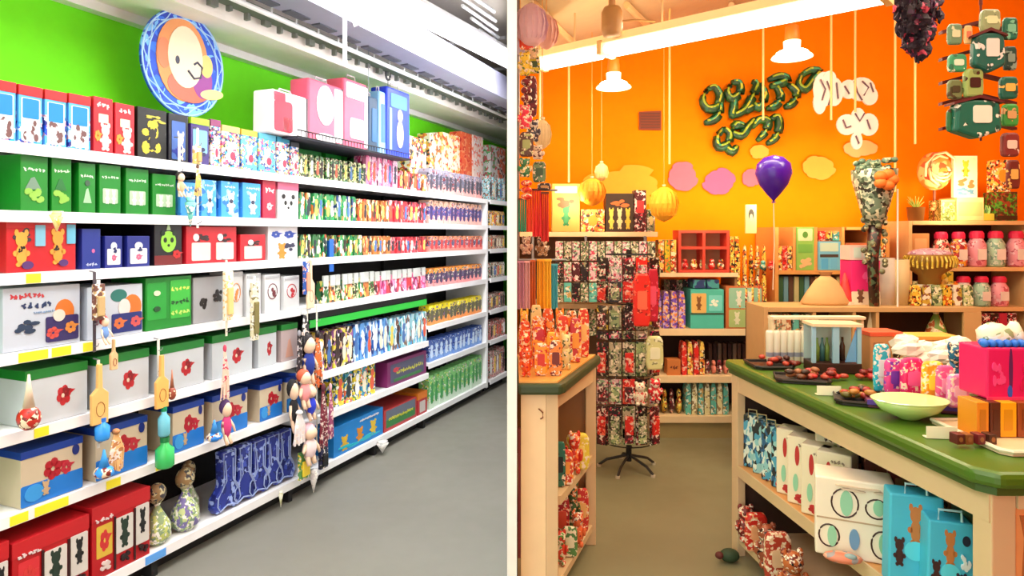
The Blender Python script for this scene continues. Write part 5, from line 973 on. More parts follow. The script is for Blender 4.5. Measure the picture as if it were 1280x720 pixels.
# things standing on the island top
def isl(px, Y=YI + .15): return (XR(px, Y), Y, zt + .0015)
g = thing('burlap_sack', 'beige burlap sack leaning on the island top', 'sack', isl(1032)); MB().lathe([(.15, 0), (.16, .015), (.12, .08), (.07, .15), (.03, .18)], 16, sy=.5).build('sack_body', mat((205, 165, 110), .9), g, smooth=True); MB().lathe([(.03, .18), (.045, .205)], 12, sy=.6).build('tied_neck', mat((180, 130, 80), .9), g)
g = thing('red_cone_hat', 'small red cone shape beside the burlap sack', 'toy', isl(1056)); MB().lathe([(.045, 0), (.04, .06), (.02, .14), (.004, .2)], 14).build('cone_body', mat((225, 60, 60), .6), g, smooth=True); MB().lathe([(.05, 0), (.05, .02)], 14).build('brim', mat((240, 220, 200), .6), g)
fb('picture_box', 'hot pink and white box on the island top', 'box', 1064, 1102, 326, 384, YI + .12, .14, mat((232, 40, 120), .5), [('rr', 0, .15, 1, .3, mat((235, 215, 190), .5)), ('blobs', .1, .6, .5, .4, mat((240, 90, 160), .5)), ('fig', -.2, .2, .3, .3, mat((120, 80, 60), .5))], zb=zt)
fb('gift_box', 'pale pearly boxes stacked behind the pink box', 'box', 1062, 1094, 307, 325, YI + .13, .12, mat((225, 200, 190), .4), [('rr', -.2, .5, .3, .7, mat((200, 215, 205), .4)), ('rr', .2, .5, .3, .7, mat((215, 225, 220), .4))], zb=ZR(326, YI + .12) + .003)
# rolled papers
for i, (px, py, h, r, c, lb) in enumerate(((1106, 384, 58, 12, (214, 205, 192), 'grey white paper roll standing on the island'), (1123, 384, 56, 13, (214, 190, 140), 'tan paper roll standing beside the grey white one'))):
    g = thing('paper_roll', lb, 'roll', isl(px)); s = (YI + .15) / F
    m = MB(); m.lathe([(r * s * .9, 0), (r * s, h * s * .5), (r * s * .92, h * s)], 18); m.build('roll', mat(c, .6), g, smooth=True); MB().lathe([(r * s * .5, h * s), (r * s * .5, h * s + .004)], 14).build('core', mat((120, 90, 60), .7), g)
# tall floral column: vase, stem and cone bouquet
YV = 3.75; g = thing('bouquet_column', 'tall dark column topped by a green and orange flower bouquet', 'bouquet', (XR(1117, YV), YV + .2, zt + .0015)); s = (YV + .2) / F
MB().tube([(0, 0, 0), (-.01, 0, .3), (.005, 0, .55)], [.03, .034, .045]).build('dark_stem', pmat((50, 24, 24), [(90, 110, 80), (110, 50, 40), (20, 14, 14)], .45, 30), g, smooth=True)
MB().lathe([(.05, .5), (.08, .6), (.125, .78), (.13, .84)], 16).build('wrap', pmat((110, 130, 110), [(225, 220, 190), (60, 80, 60), (180, 190, 170), (40, 40, 36)], .6, 34), g, smooth=True)
m = MB(); rr_ = random.Random(3)
for i in range(60):
    a = rr_.random() * 6.28; q = rr_.random(); m.blob((.12 * cos(a) * (.5 + .5 * q), .1 * sin(a) * (.5 + .5 * q), .82 + rr_.uniform(-.08, .08)), (.022, .022, .018), 7, 5)
m.build('leaves', pmat((90, 120, 100), [(150, 170, 140), (60, 80, 60), (200, 205, 170)], .5, 30), g, smooth=True).__setitem__('kind', 'stuff')
m = MB()
for i in range(5):
    a = i * 1.256; m.blob((.05 * cos(a) * .8, -.125, .77 + .035 * sin(a)), (.038, .03, .032), 10, 7)
m.build('orange_flower', mat((240, 120, 40), .6), g, smooth=True)
m = MB()
for i in range(24):
    a = rr_.random() * 6.28; z = rr_.uniform(.2, .55); m.blob((.06 * cos(a), .05 * sin(a), z), (.02, .015, .018), 6, 5)
m.build('small_leaves', pmat((110, 110, 80), [(200, 190, 150), (50, 60, 40)], .5, 30), g, smooth=True)
g = thing('white_rod', 'thin white rod standing in front of the bouquet column', 'rod', (XR(1122, 3.91), 3.91, zt + .0015)); MB().tube([(0, 0, .0), (0, 0, .72)], .005).build('rod', WHT, g)
# swirl lollipop tree
zH = ZR(276, YB); YL = 4.78; g = thing('swirl_lollipop', 'large orange swirl lollipop ball on a thin stem right of the bouquet', 'decoration', R(1168, 262, YL)); s = YL / F
MB().blob((0, 0, 48 * s), (20 * s, 16 * s, 24 * s), 20, 12).build('ball', pmat((240, 140, 60), [(250, 190, 120), (225, 90, 50)], .5, 12), g, smooth=True)
m = MB()
for k_ in range(5):
    m.tube([((20.5 - k_ * 3) * s * cos(t * .7 + k_), -14 * s * abs(sin(t * .35 + .6)) - 2 * s, (48 + (22 - k_ * 4) * sin(t * .7 + k_)) * s) for t in range(6)], .010, 6)
m.build('swirl', mat((252, 205, 150), .5), g, smooth=True); MB().tube([(0, 0, zH + .001 - g.location.z), (0, 0, 26 * s)], .010).build('stem', mat((130, 60, 30), .6), g)
m = MB()
for i in range(7): m.blob((rr_.uniform(-.03, .05), -.02, rr_.uniform(-.02, .06)), (.025, .015, .015), 7, 5)
m.build('bow', mat((225, 130, 70), .6), g, smooth=True)
# D: right wall shelving
zH = ZR(276, YB); zI = ZR(334, YB); zJ = ZR(384, YB); zK = ZR(450, YB)
g = unit('wall_shelving', 'wall shelving with cream top board above rows of pink and mint jars', 1136, 1290, [zH, zI, zJ, zK], zH, back=mat((74, 26, 22), .7), mm=mat((226, 180, 120), .55), th=.03)
jm = [pmat((236, 150, 165), [(245, 190, 200), (200, 90, 110)], .4, 40), pmat((170, 205, 175), [(215, 225, 205), (120, 160, 140)], .4, 40)]
def jars(x0, x1, yt, z, n, Y, label, grp, cols):
    first = {}
    for i in range(n):
        k_ = i % len(cols); loc = (XR(x0 + (x1 - x0) * (i + .5) / n, Y), Y + .06, z + .0015); hh = ZR(yt, Y) - z; w_ = XR(x1, Y) - XR(x0, Y)
        if k_ not in first:
            g = thing('sweet_jar', label, 'jar', loc, 0, grp); r = w_ / n * .44
            MB().lathe([(r * .85, 0), (r, hh * .06), (r, hh * .62), (r * .7, hh * .76), (r * .7, hh * .8)], 18).build('jar_body', cols[k_], g, smooth=True)
            MB().lathe([(r * .78, hh * .8), (r * .78, hh * .93), (r * .6, hh)], 16).build('lid', mat((225, 40, 80), .4), g)
            MB().box(-r * .5, r * .5, -r * 1.02, -r * .9, hh * .2, hh * .5).build('jar_label', mat((240, 225, 215), .5), g)
            first[k_] = g
        else: dup(first[k_], loc)
jars(1216, 1264, 289, zI, 2, YB, 'pink or mint jar with red lid at the right of the upper jar shelf', 'pink and mint jars on the upper jar shelf', jm)
jars(1172, 1216, 290, zI, 2, YB, 'patterned red and white jar on the upper jar shelf', 'patterned jars on the upper jar shelf', [pmat((220, 100, 90), [(240, 225, 205), (200, 40, 50), (80, 60, 40)], .6, 40), pmat((225, 80, 50), [(245, 180, 60), (160, 30, 40), white], .6, 40)])
jars(1266, 1290, 289, zI, 1, YB, 'jar at the photo edge on the upper jar shelf', 'edge jar', [jm[0]])
jars(1200, 1268, 346, zJ, 3, YB, 'mint, white or pink jar on the lower jar shelf', 'jars on the lower jar shelf', [pmat((225, 215, 210), [(190, 120, 120), white], .5, 40), jm[1], jm[0]])
fb('picture_box', 'beige box in the shelving left of the jars', 'box', 1140, 1162, 292, 334, YB + .02, .12, mat((215, 150, 90), .5), [('rr', 0, .6, .7, .5, mat((230, 175, 120), .5))], zb=zI)
# fringed basket
g = thing('fringed_basket', 'yellow fringed basket with lilac top in front of the jar shelves', 'basket', R(1162, 340, 4.08)); s = 4.08 / F
g.location.z = ZR(340, 4.08); MB().lathe([(.05, zt + .0015 - g.location.z), (.05, zt + .012 - g.location.z), (.014, zt + .02 - g.location.z), (.014, -43 * s)], 14).build('stand', mat((120, 80, 36), .6), g) if zt + .02 - g.location.z < -43 * s else None
MB().lathe([(10 * s, -44 * s), (12 * s, -43 * s), (14 * s, -4 * s), (26 * s, 4 * s), (30 * s, 18 * s), (28 * s, 22 * s)], 22, sy=.6).build('basket_body', mat((150, 110, 40), .7), g, smooth=True)
m = MB()
for i in range(34):
    a = 2 * pi * i / 34; x, y = 29 * s * cos(a), 17.5 * s * sin(a); m.tube([(x, y, 20 * s), (x * 1.12, y * 1.12, 14 * s), (x * 1.08, y * 1.08, (4 + rr_.random() * 4) * s)], .007, 5)
m.build('fringe', pmat((215, 180, 50), [(240, 215, 90), (170, 140, 40)], .5, 30), g)
MB().blob((0, 0, 22 * s), (27 * s, 15 * s, 8 * s), 18, 8).build('lilac_filling', pmat((205, 160, 180), [(235, 205, 215), (170, 120, 150)], .5, 40), g, smooth=True)
fb('sign_board', 'small pictured sign board standing above the green grass boxes', 'sign', 1192, 1222, 195, 244, YB + .0, .03, mat((244, 226, 180), .5), [('rr', 0, .5, .86, .9, mat((238, 214, 170), .5)), ('fig', 0, .7, .4, .4, mat((220, 180, 50), .5)), ('blobs', 0, .35, .8, .3, mat((200, 110, 60), .5)), ('blobs', 0, .15, .8, .2, mat((90, 130, 150), .5))], zb=ZR(247, YB))
fb('wooden_crate', 'small cream crate under the sign board', 'crate', 1196, 1230, 247, 276, YB + .0, .2, mat((235, 200, 130), .5), [('rr', 0, .5, .9, .6, mat((220, 180, 110), .5))], zb=zH)
gb = thing('grass_trough', 'low trough of bright green grass on the cream top board', 'planter', (XR(1219, YB), YB + .05, zH + .0015))
s = YB / F; MB().box(-25 * s, 25 * s, -.045, .045, 0, 9 * s).build('trough', mat((205, 190, 60), .6), gb, bev=.004)
m = MB()
for i in range(90):
    x = rr_.uniform(-24, 24) * s; y = rr_.uniform(-.04, .04); m.tube([(x, y, 8 * s), (x + rr_.uniform(-.01, .01), y - .005, (14 + rr_.random() * 6) * s)], [.006, .002], 4)
m.build('grass_blades', pmat((130, 170, 30), [(170, 200, 60), (90, 130, 20)], .5, 30), gb).__setitem__('kind', 'stuff')
g = thing('wooden_pot', 'small brown wooden pot beside the lollipop stem', 'pot', (XR(1150, YB), YB + .05, zH + .0015)); MB().lathe([(.05, 0), (.06, .1), (.062, .1), (.05, .1)], 14).build('pot', mat((170, 110, 50), .6), g, smooth=True)
m = MB()
for i in range(16): a = i * .39; m.tube([(0, 0, .09), (.06 * cos(a), .04 * sin(a), .14 + .02 * (i % 3))], [.006, .002], 4)
m.build('sprigs', mat((150, 160, 60), .6), g)
fb('mesh_bin', 'olive mesh bin of leaves beside the trough', 'bin', 1176, 1194, 250, 276, YB, .14, pmat((150, 140, 60), [(90, 100, 40), (220, 200, 120)], .6, 60), [('rr', 0, .95, 1, .1, mat((190, 170, 90), .5))], zb=zH)
fb('plant_box', 'dark brown box with green leaves at the photo edge', 'box', 1246, 1272, 240, 276, YB, .14, pmat((80, 50, 30), [(90, 160, 50), (60, 110, 40), (150, 60, 40)], .6, 40), [('rr', 0, .1, 1, .15, mat((60, 36, 20), .5))], zb=zH)
fb('orange_bag', 'amber bag standing above the plant box', 'bag', 1243, 1264, 200, 240, YB + .02, .08, OR1, [('el', 0, .5, .5, .4, mat((240, 150, 40), .5))], zb=ZR(240, YB) + .001)
# lower shelf goods on right wall
frow('snack_pack', 'patterned snack pack between island and jar shelving', 'pack', 'snack packs above the island end', 1140, 1200, 352, YB - .0, 6, [GN1, DK1, OR1], zJ, dep=.1, shape='pouch')
fb('teal_tin', 'mint framed tin beside dark boxes above the island end', 'tin', 1220, 1244, 352, 384, YB - .12, .1, mat((110, 180, 150), .4), [('rr', 0, .55, .7, .6, mat((220, 225, 200), .5)), ('sc', 0, .55, .4, .3, mat((90, 60, 50), .5))], zb=zJ - .0) if False else None
frow('dark_pack', 'dark and pink pack on the lowest wall shelf at the photo edge', 'pack', 'dark packs on the lowest wall shelf', 1228, 1272, 392, YB, 4, [DK2, DK1, mat((190, 40, 70), .5)], zK, dep=.1)
YF = 4.1
frow('yellow_pack', 'yellow and white pack along the island top edge', 'pack', 'yellow and white packs on the island top', 1140, 1218, 357, YI + .06, 6, [OR2, pmat((235, 225, 205), [(120, 60, 60), (190, 160, 60)], .5, 40), GN1], zt, dep=.08, shape='pouch')
fb('small_sign', 'yellow flowered fabric ball beside the basket', 'box', 1172, 1192, 340, 357, YI + .3, .08, pmat((225, 200, 60), [(240, 225, 110), (110, 120, 40)], .5, 40), [('fl', 0, .5, .6, .6, mat((245, 230, 130), .5))], zb=zt)
# --- right counter
CA, CB = Vector((1.215, 1.63)), Vector((1.045, 3.04)); XRB = 2.45
def cl_(f, off=0): p = CA + (CB - CA) * f; return (p.x + off, p.y)
def fY(Y): return (Y - CA.y) / (CB.y - CA.y)
g = thing('display_counter', 'long green topped cream wooden counter loaded with gifts', 'counter', (0, 0, 0))
MB().slab([(CA.x - .0, CA.y - .04), (CA.x - .045, CA.y + .01), (CB.x - .03, CB.y + .02), (XRB, CB.y + .02), (XRB, CA.y - .04)], .862, .905).build('green_top', GRN, g, bev=.014)
MB().slab([(CA.x + .005, CA.y - .02), (CA.x - .025, CA.y + .015), (CB.x - .012, CB.y + .01), (XRB, CB.y + .01), (XRB, CA.y - .02)], .842, .862).build('under_edge', mat((60, 84, 30), .4), g)
ang = atan2((CB - CA).y, (CB - CA).x) - pi / 2
MB().slab([cl_(0), cl_(1), cl_(1, .03), cl_(0, .03)], .765, .842).build('top_rail', WOOD, g)
MB().box(-.035, .035, -.03, .03, 0, .842).build('post', WOOD, g, (CA.x + .035, CA.y + .03, 0), ang, bev=.004)
MB().box(-.02, .02, -.03, .03, 0, .842).build('post', WOOD, g, (CB.x + .02, CB.y - .03, 0), ang, bev=.004)
post(g, XRB - .05, CA.y + .05, .06, 0, .842); post(g, XRB - .05, CB.y - .05, .06, 0, .842)
MB().slab([cl_(.01, .004), cl_(.99, .004), (XRB - .6, cl_(.99)[1]), (XRB - .6, cl_(.01)[1])], .385, .42).build('shelf', mat((222, 158, 92), .5), g, bev=.003)
MB().slab([cl_(.01, -.004), cl_(.985, -.004), cl_(.985, .003), cl_(.01, .003)], .375, .424).build('shelf_edging', WOOD, g)
MB().slab([cl_(.01, .004), cl_(.99, .004), (XRB - .6, cl_(.99)[1]), (XRB - .6, cl_(.01)[1])], .06, .09).build('bottom_shelf', WOOD, g, bev=.003)
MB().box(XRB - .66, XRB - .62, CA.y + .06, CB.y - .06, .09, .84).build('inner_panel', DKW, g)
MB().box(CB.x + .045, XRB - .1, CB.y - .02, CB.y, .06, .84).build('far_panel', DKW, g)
MB().box(CA.x + .075, XRB, CA.y + .01, CA.y + .03, .0, .842).build('end_panel', mat((226, 150, 90), .5), g)
MB().box(CA.x + .075, XRB, CA.y - .0, CA.y + .01, .80, .842).build('end_rail', WOOD, g)
MB().poly([(.0, 0), (.22, 0), (.22, .26), (.0, .26), (.012, .2)], -.006, 0).build('brown_flap', mat((176, 96, 50), .5), g, (CA.x + .085, CA.y + .01, .52))
CT = .9065; SF = .4215; BS = .0915
def on(px, Y, z): return ((px - 640) / F * Y, Y, z)
def rcbox(name, label, cat, px, Y, z, wd, dep, h, mm, decals=(), rz=-.5, band=None, group=None, taper=0):
    g = thing(name, label, cat, on(px, Y, z), rz, group)
    MB().box(-wd / 2, wd / 2, -dep / 2, dep / 2, 0, h, taper, 0).build('body', mm, g, bev=min(.006, wd * .05))
    if band: MB().box(-wd / 2 - .002, wd / 2 + .002, -dep / 2 - .002, dep / 2 + .002, h * (1 - band[1]), h + .002).build('top_flap', band[0], g, bev=.002)
    for i, d_ in enumerate(decals): decal(g, *d_, wd, dep, h, seed=i + int(px), lay=i)
    return g
# shelf goods, far to near
BT = pmat((80, 160, 190), [(225, 230, 215), (40, 90, 130), (30, 30, 30), (150, 200, 200)], .6, 45, stretch=.5)
CRM = mat((240, 222, 192), .6)
for i, (px, Y, lb) in enumerate(((943, 2.98, 'furthest in the row'), (955, 2.9, 'second in the row'), (966, 2.82, 'third in the row'), (979, 2.74, 'nearest the cream bags'))):
    gg = rcbox('gift_bag', 'blue and grey patterned gift bag under the green counter, ' + lb, 'gift bag', px, Y, SF, .085, .06, .24, BT, [('el', 0, .6, .4, .2, mat((215, 225, 215), .5))], rz=-.6)
    m = MB(); m.tube([(-.02, -.03, .23), (-.018, -.034, .27), (.018, -.034, .27), (.02, -.03, .23)], .003, 6); m.build('handle', mat((200, 180, 130), .6), gg)
TQ = mat((60, 120, 130), .5); RDm = mat((190, 40, 40), .5); DKm = mat((60, 26, 22), .5); MNT = mat((150, 205, 170), .5); SKY = mat((110, 160, 190), .5)
for i, (px, Y, h, wd, lb) in enumerate(((990, 2.68, .27, .10, 'first'), (1006, 2.58, .27, .11, 'second'), (1024, 2.48, .27, .11, 'third'), (1046, 2.40, .27, .12, 'fourth'))):
    rcbox('cream_bag', lb + ' cream bag with teal and red print in the row under the green counter', 'gift bag', px, Y, SF, wd, .09, h, CRM, [('el', -.15, .72, .16, .3, RDm), ('el', .2, .3, .3, .32, SKY), ('ring', .2, .3, .34, .36, DKm), ('el', -.2, .32, .18, .26, MNT), ('fl', 0, .1, .5, .14, RDm), ('sc', .1, .88, .4, .06, mat((150, 130, 110), .5))], rz=-.7)
gg = rcbox('boxed_set', 'large cream box with two rows of curled mint prints under the green counter', 'box', 1066, 2.18, SF, .235, .13, .262, mat((244, 228, 206), .5), [('rr', 0, .48, .96, .02, mat((190, 160, 130), .5)), ('ring', -.12, .70, .34, .36, DKm), ('el', -.1, .70, .16, .32, MNT), ('ring', .28, .68, .28, .24, DKm), ('el', .30, .70, .14, .2, MNT), ('ring', -.32, .26, .26, .28, DKm), ('el', -.28, .26, .12, .26, MNT), ('el', .0, .26, .13, .26, mat((110, 150, 190), .5)), ('ring', .34, .24, .26, .34, DKm), ('el', .36, .26, .12, .26, MNT), ('blobs', .12, .9, .7, .08, mat((215, 190, 165), .5))], rz=-.42)
MB().box(.119, .124, -.06, .06, .01, .25).build('red_side_stripe', mat((120, 40, 40), .5), gg)
rcbox('cream_bag', 'smaller grey cream bag behind the large cream box', 'gift bag', 1046, 2.50, SF, .15, .06, .31, mat((222, 206, 184), .6), [('el', .2, .8, .3, .14, DKm), ('sc', -.1, .9, .4, .06, DKm)], rz=-.5)
CYB = mat((70, 185, 215), .5)
for i, (px, Y, wd, h, lb) in enumerate(((1141, 1.97, .155, .29, 'left of the cyan pair, standing taller'), (1183, 1.88, .125, .25, 'right of the cyan pair, beside the corner post'))):
    gg = rcbox('gift_bag', 'bright cyan gift bag with brown figures, ' + lb, 'gift bag', px, Y, SF, wd, .08, h, CYB, [('fig', -.02, .7, .32, .42, mat((200, 120, 60), .5)), ('el', .3, .8, .16, .12, mat((30, 40, 60), .5)), ('el', -.02, .42, .4, .2, mat((90, 215, 235), .5)), ('fig', -.3, .4, .25, .3, DKm), ('fig', .2, .3, .3, .26, mat((50, 40, 60), .5)), ('el', -.2, .08, .3, .12, mat((170, 190, 90), .5)), ('el', .2, .08, .3, .12, DKm), ('blobs', .28, .55, .25, .2, mat((235, 240, 240), .5))], rz=-.3, taper=.006)
    m = MB(); m.tube([(-.03, -.03, h * .97), (-.028, -.03, h + .03), (.028, -.03, h + .03), (.03, -.03, h * .97)], .004, 6); m.build('handle', mat((180, 220, 230), .6), gg)
rcbox('gift_bag', 'dark green bag squeezed between the cyan bags and the corner post', 'gift bag', 1215, 1.93, SF, .08, .1, .26, mat((56, 100, 76), .5), [('blobs', 0, .5, .8, .6, mat((30, 50, 40), .5))], rz=-.3)
for i, (px, Y, lb) in enumerate(((1095, 2.42, 'brown'), (1125, 2.36, 'maroon'), (1160, 2.30, 'dark green'), (1190, 2.24, 'olive'))):
    c1 = [(110, 60, 50), (120, 40, 50), (40, 66, 50), (110, 110, 60)][i]
    rcbox('stored_box', lb + ' speckled box in shade at the back of the counter shelf', 'box', px, Y, SF, .09, .1, .30, pmat(c1, [(170, 120, 90), (40, 30, 30)], .4, 40), [('rr', 0, .5, .5, .3, mat((150, 110, 90), .6))], rz=-.4)
g = thing('sweet_sack', 'pink and orange flat pouch lying before the large cream box', 'pouch', (1.02 + .075, 2.13, SF), -.3); MB().blob((0, -.03, .018), (.06, .028, .018), 16, 8).build('pouch', pmat((225, 130, 100), [(240, 170, 140), (160, 150, 150)], .5, 30), g, smooth=True); MB().blob((.02, -.045, .03), (.02, .01, .01), 10, 6).build('clasp', mat((150, 170, 170), .4), g, smooth=True)
def small_on(px, Y, z, w, h, kind, label, c1, c2, cat, grp=None):
    yb = HOR - (z - CH) * F / Y; yt = HOR - (z + h - CH) * F / Y
    return rpouch(px, yt, yb, Y, w * F / Y, kind, label, c1, c2, cat, grp)
for i in range(7):
    Y = 2.82 - i * .1; px = 640 + (cl_(fY(Y))[0] + .05) / Y * F
    small_on(px, Y, SF, .035, .05, 'plush', 'small red trinket lying along the front of the counter shelf', (190, 40, 36), (90, 30, 24), 'trinket', 'red trinkets along the counter shelf')
for i, (px, Y, w, h, lb, c1, c2) in enumerate(((932, 2.95, .10, .16, 'dark red', (120, 30, 26), (210, 60, 40)), (945, 2.85, .10, .17, 'scarlet', (205, 40, 30), (240, 170, 120)), (958, 2.72, .11, .18, 'rust brown', (160, 80, 50), (60, 30, 24)), (972, 2.6, .11, .2, 'brick red', (180, 60, 40), (230, 190, 150)), (990, 2.45, .12, .2, 'orange brown', (190, 100, 50), (120, 40, 30)), (1004, 2.3, .12, .17, 'wine red', (130, 26, 30), (220, 90, 60)))):
    small_on(px, Y, BS, w, h, 'bag' if i % 2 else 'plush', lb + ' goods on the bottom shelf of the long counter', c1, c2, 'toy')
g = thing('green_foot_toy', 'small dark green toy on the floor at the counter corner', 'toy', R(912, 696, 2.93)); g.location.z = .001
MB().blob((0, 0, .03), (.045, .035, .03), 14, 8).build('body', mat((40, 60, 34), .7), g, smooth=True); MB().blob((-.05, -.01, .035), (.02, .018, .016), 10, 6).build('head', mat((90, 30, 24), .7), g, smooth=True)
# countertop goods
def tray(px, Y, w, d, label, c=(30, 24, 22), rz=0):
    g = thing('serving_tray', label, 'tray', on(px, Y, CT), rz)
    MB().slab([(-w / 2, -d / 2 + .02), (-w / 2 + .02, -d / 2), (w / 2 - .02, -d / 2), (w / 2, -d / 2 + .02), (w / 2, d / 2), (-w / 2, d / 2)], 0, .008).build('tray_base', mat(c, .4), g)
    m = MB(); m.tube([(-w / 2, -d / 2 + .02, .012), (-w / 2 + .02, -d / 2, .012), (w / 2 - .02, -d / 2, .012), (w / 2, -d / 2 + .02, .012), (w / 2, d / 2, .012), (-w / 2, d / 2, .012)], .006, 6, True); m.build('rim', mat((236, 222, 200) if sum(c) > 300 else c, .4), g)
    return g
tray(962, 2.88, .17, .16, 'dark oval edged tray at the far end of the green counter'); tray(1002, 2.6, .2, .14, 'black tray with brown biscuits beside the vase box', rz=-.3); tray(1083, 2.26, .2, .14, 'dark round ended tray of red truffles before the price card', rz=-.4)
def pile(px, Y, z, n, w, d, cols, label, grp, cat='sweet'):
    first = None
    for i in range(n):
        q = random.Random(i + int(px)); loc = (XR(px, Y) + q.uniform(-w / 2, w / 2), Y + q.uniform(-d / 2, d / 2), z + (.006 if i < n * .7 else .022))
        if first is None:
            m = MB(); m.blob((0, 0, .010), (.020, .015, .011), 10, 6); first = o = m.build('wrapped_sweet', vary(cols, .4), None, loc, 0, smooth=True)
        else: o = first.copy(); COL.objects.link(o); o.location = loc
        o.rotation_euler = (0, 0, q.uniform(0, 3)); tag(o, label, cat, grp)
pile(972, 2.86, CT + .008, 16, .15, .09, [(110, 30, 20), (170, 50, 30), (70, 24, 16)], 'dark red glossy sweet in the far tray', 'dark red sweets in the far tray')
pile(1003, 2.6, CT + .008, 14, .15, .08, [(100, 50, 20), (60, 30, 16), (150, 90, 50)], 'brown biscuit in the black tray', 'brown biscuits in the black tray')
pile(1078, 2.28, CT + .008, 20, .15, .09, [(150, 30, 24), (90, 80, 20), (60, 20, 16), (170, 110, 40)], 'red or olive truffle in the middle tray', 'truffles in the middle tray')
pile(1050, 2.62, CT, 26, .3, .06, [(200, 40, 40), (120, 20, 20), (170, 60, 40)], 'red sweet scattered below the glass box', 'red sweets below the glass box')
# row of ribboned sweets in glasses left of the glass box
for i in range(6):
    px = 962 + i * 8.5; Y = 2.96
    g = thing('glass_tumbler', 'frosted white ribbed tumbler in the row left of the glass display box', 'glass', on(px, Y, CT), 0, 'frosted tumblers left of the glass box')
    MB().lathe([(.013, 0), (.016, .01), (.018, .14), (.014, .15)], 12).build('tumbler', mat((225, 215, 195), .2), g, smooth=True); MB().lathe([(.0165, .03), (.0175, .05)], 12).build('ring', mat((150, 150, 170), .3), g)
g = thing('glass_box', 'clear sided display box with blue posts and green bottles', 'display box', on(1040, 2.78, CT), -.1)
W_, H_ = .20, .20
MB().box(-W_ / 2, W_ / 2, -.06, .06, 0, .045).build('dark_base', mat((54, 26, 22), .4), g, bev=.004)
m = MB()
for x in (-.095, -.01, .0, .09): m.box(x - .008, x + .008, -.058, -.045, .045, H_)
m.build('pale_posts', mat((150, 190, 215), .3), g)
MB().box(-W_ / 2, W_ / 2, .05, .056, .045, H_).build('back_pane', mat((180, 200, 200), .2), g); MB().box(-W_ / 2 - .004, W_ / 2 + .004, -.064, .064, H_, H_ + .012).build('lid', mat((230, 205, 170), .4), g)
MB().poly([(.035, .05), (.08, .05), (.08, .19)], -.05, -.046).build('blue_triangle', mat((110, 165, 215), .4), g)
for i, x in enumerate((-.07, -.045, -.022, .025, .05)):
    tag(MB().lathe([(.010, 0), (.011, .06), (.005, .08), (.005, .1)], 10).build('small_bottle', mat([(110, 140, 60), (60, 110, 110), (120, 150, 70), (110, 40, 40), (90, 60, 50)][i], .25), None, (XR(1040, 2.78) + x, 2.77 + .005 * i, CT + .046), 0, smooth=True), ['olive bottle at the post side', 'teal bottle', 'light green bottle', 'dark red bottle', 'brown bottle by the blue triangle'][i] + ' inside the clear display box', 'bottle')
g = thing('white_tray_shelf', 'white lidded tray shelf stretching behind the glass display box', 'tray', on(1014, 3.15, 0)); g.location = (XR(1005, 2.99), 2.985, CT)
MB().box(-.16, .27, -.03, .03, .20, .212).build('shelf_board', mat((238, 222, 190), .5), g)
m = MB()
for x in (-.155, .05, .26): m.box(x - .006, x + .006, -.02, .02, 0, .20)
m.build('leg', mat((225, 205, 170), .5), g)
# red edged carton with small goods
rcbox('display_carton', 'brown and red open carton behind the bright plush bags', 'carton', 1098, 2.82, CT, .14, .12, .17, mat((200, 140, 90), .6), [('rr', .3, .5, .16, .9, mat((210, 60, 50), .5)), ('rr', -.25, .45, .3, .6, mat((160, 110, 80), .5))], rz=0, band=(mat((225, 90, 60), .5), .1))
rcbox('display_carton', 'wide tan carton with an orange lid behind the bright plush bags', 'carton', 1150, 2.8, CT, .27, .12, .155, mat((222, 170, 110), .6), [('fig', -.3, .45, .12, .6, DKm), ('fig', -.05, .45, .12, .6, mat((110, 40, 30), .5)), ('fig', .2, .5, .12, .6, mat((205, 60, 50), .5))], rz=0, band=(mat((236, 170, 80), .5), .1))
for i, (px, c, lb) in enumerate(((1120, (60, 30, 24), 'dark brown'), (1141, (150, 40, 36), 'dark red'), (1158, (225, 90, 70), 'coral'), (1172, (240, 190, 150), 'peach'), (1188, (40, 26, 24), 'black'))):
    small_on(px, 2.68, CT, .05, .13, 'plush', lb + ' small doll in the row behind the bright plush bags', c, (240, 210, 180), 'doll')
# bright plush bags
BR = [((1102, 2.3, .06, .17), (40, 180, 200), (230, 235, 240), 'turquoise bag with white top, first in the row'), ((1118, 2.24, .07, .13), (225, 70, 150), (120, 60, 180), 'pink and violet bag, second in the row'), ((1133, 2.26, .055, .12), (70, 60, 180), (225, 200, 110), 'blue violet bag tucked behind the pink ones'), ((1140, 2.2, .08, .14), (225, 30, 110), (245, 90, 160), 'magenta bag in the middle of the row'), ((1154, 2.22, .05, .11), (70, 50, 190), (170, 90, 200), 'deep blue bag right of the magenta one'), ((1166, 2.14, .075, .14), (246, 160, 30), (250, 215, 60), 'yellow orange bag in the row'), ((1181, 2.12, .06, .13), (240, 90, 150), (250, 160, 200), 'rose pink bag right of the orange one'), ((1197, 2.08, .07, .11), (230, 130, 190), (250, 200, 225), 'light pink bag nearest the hot pink box')]
for (px, Y, w, h), c1, c2, lb in BR:
    a = small_on(px, Y, CT + .03, w, h, 'bag', 'bright ' + lb + ' on the green counter', c1, c2, 'gift bag')
small_on(1193, 2.3, CT + .03, .07, .17, 'plush', 'small dark teal toy between the bright bags and the hot pink box', (30, 110, 150), (40, 60, 90), 'toy')
g = thing('white_cloth_heap', 'crumpled white tissue heaped above the bright bags', 'tissue', on(1165, 2.45, CT))
m = MB(); q = random.Random(9)
for i in range(16): m.blob((q.uniform(-.13, .13), q.uniform(-.05, .05), .09 + q.uniform(0, .10)), (.055, .04, .03), 9, 6, .35)
m.box(-.15, .16, -.07, .08, .0, .09); m.build('tissue', mat((244, 226, 216), .8), g)
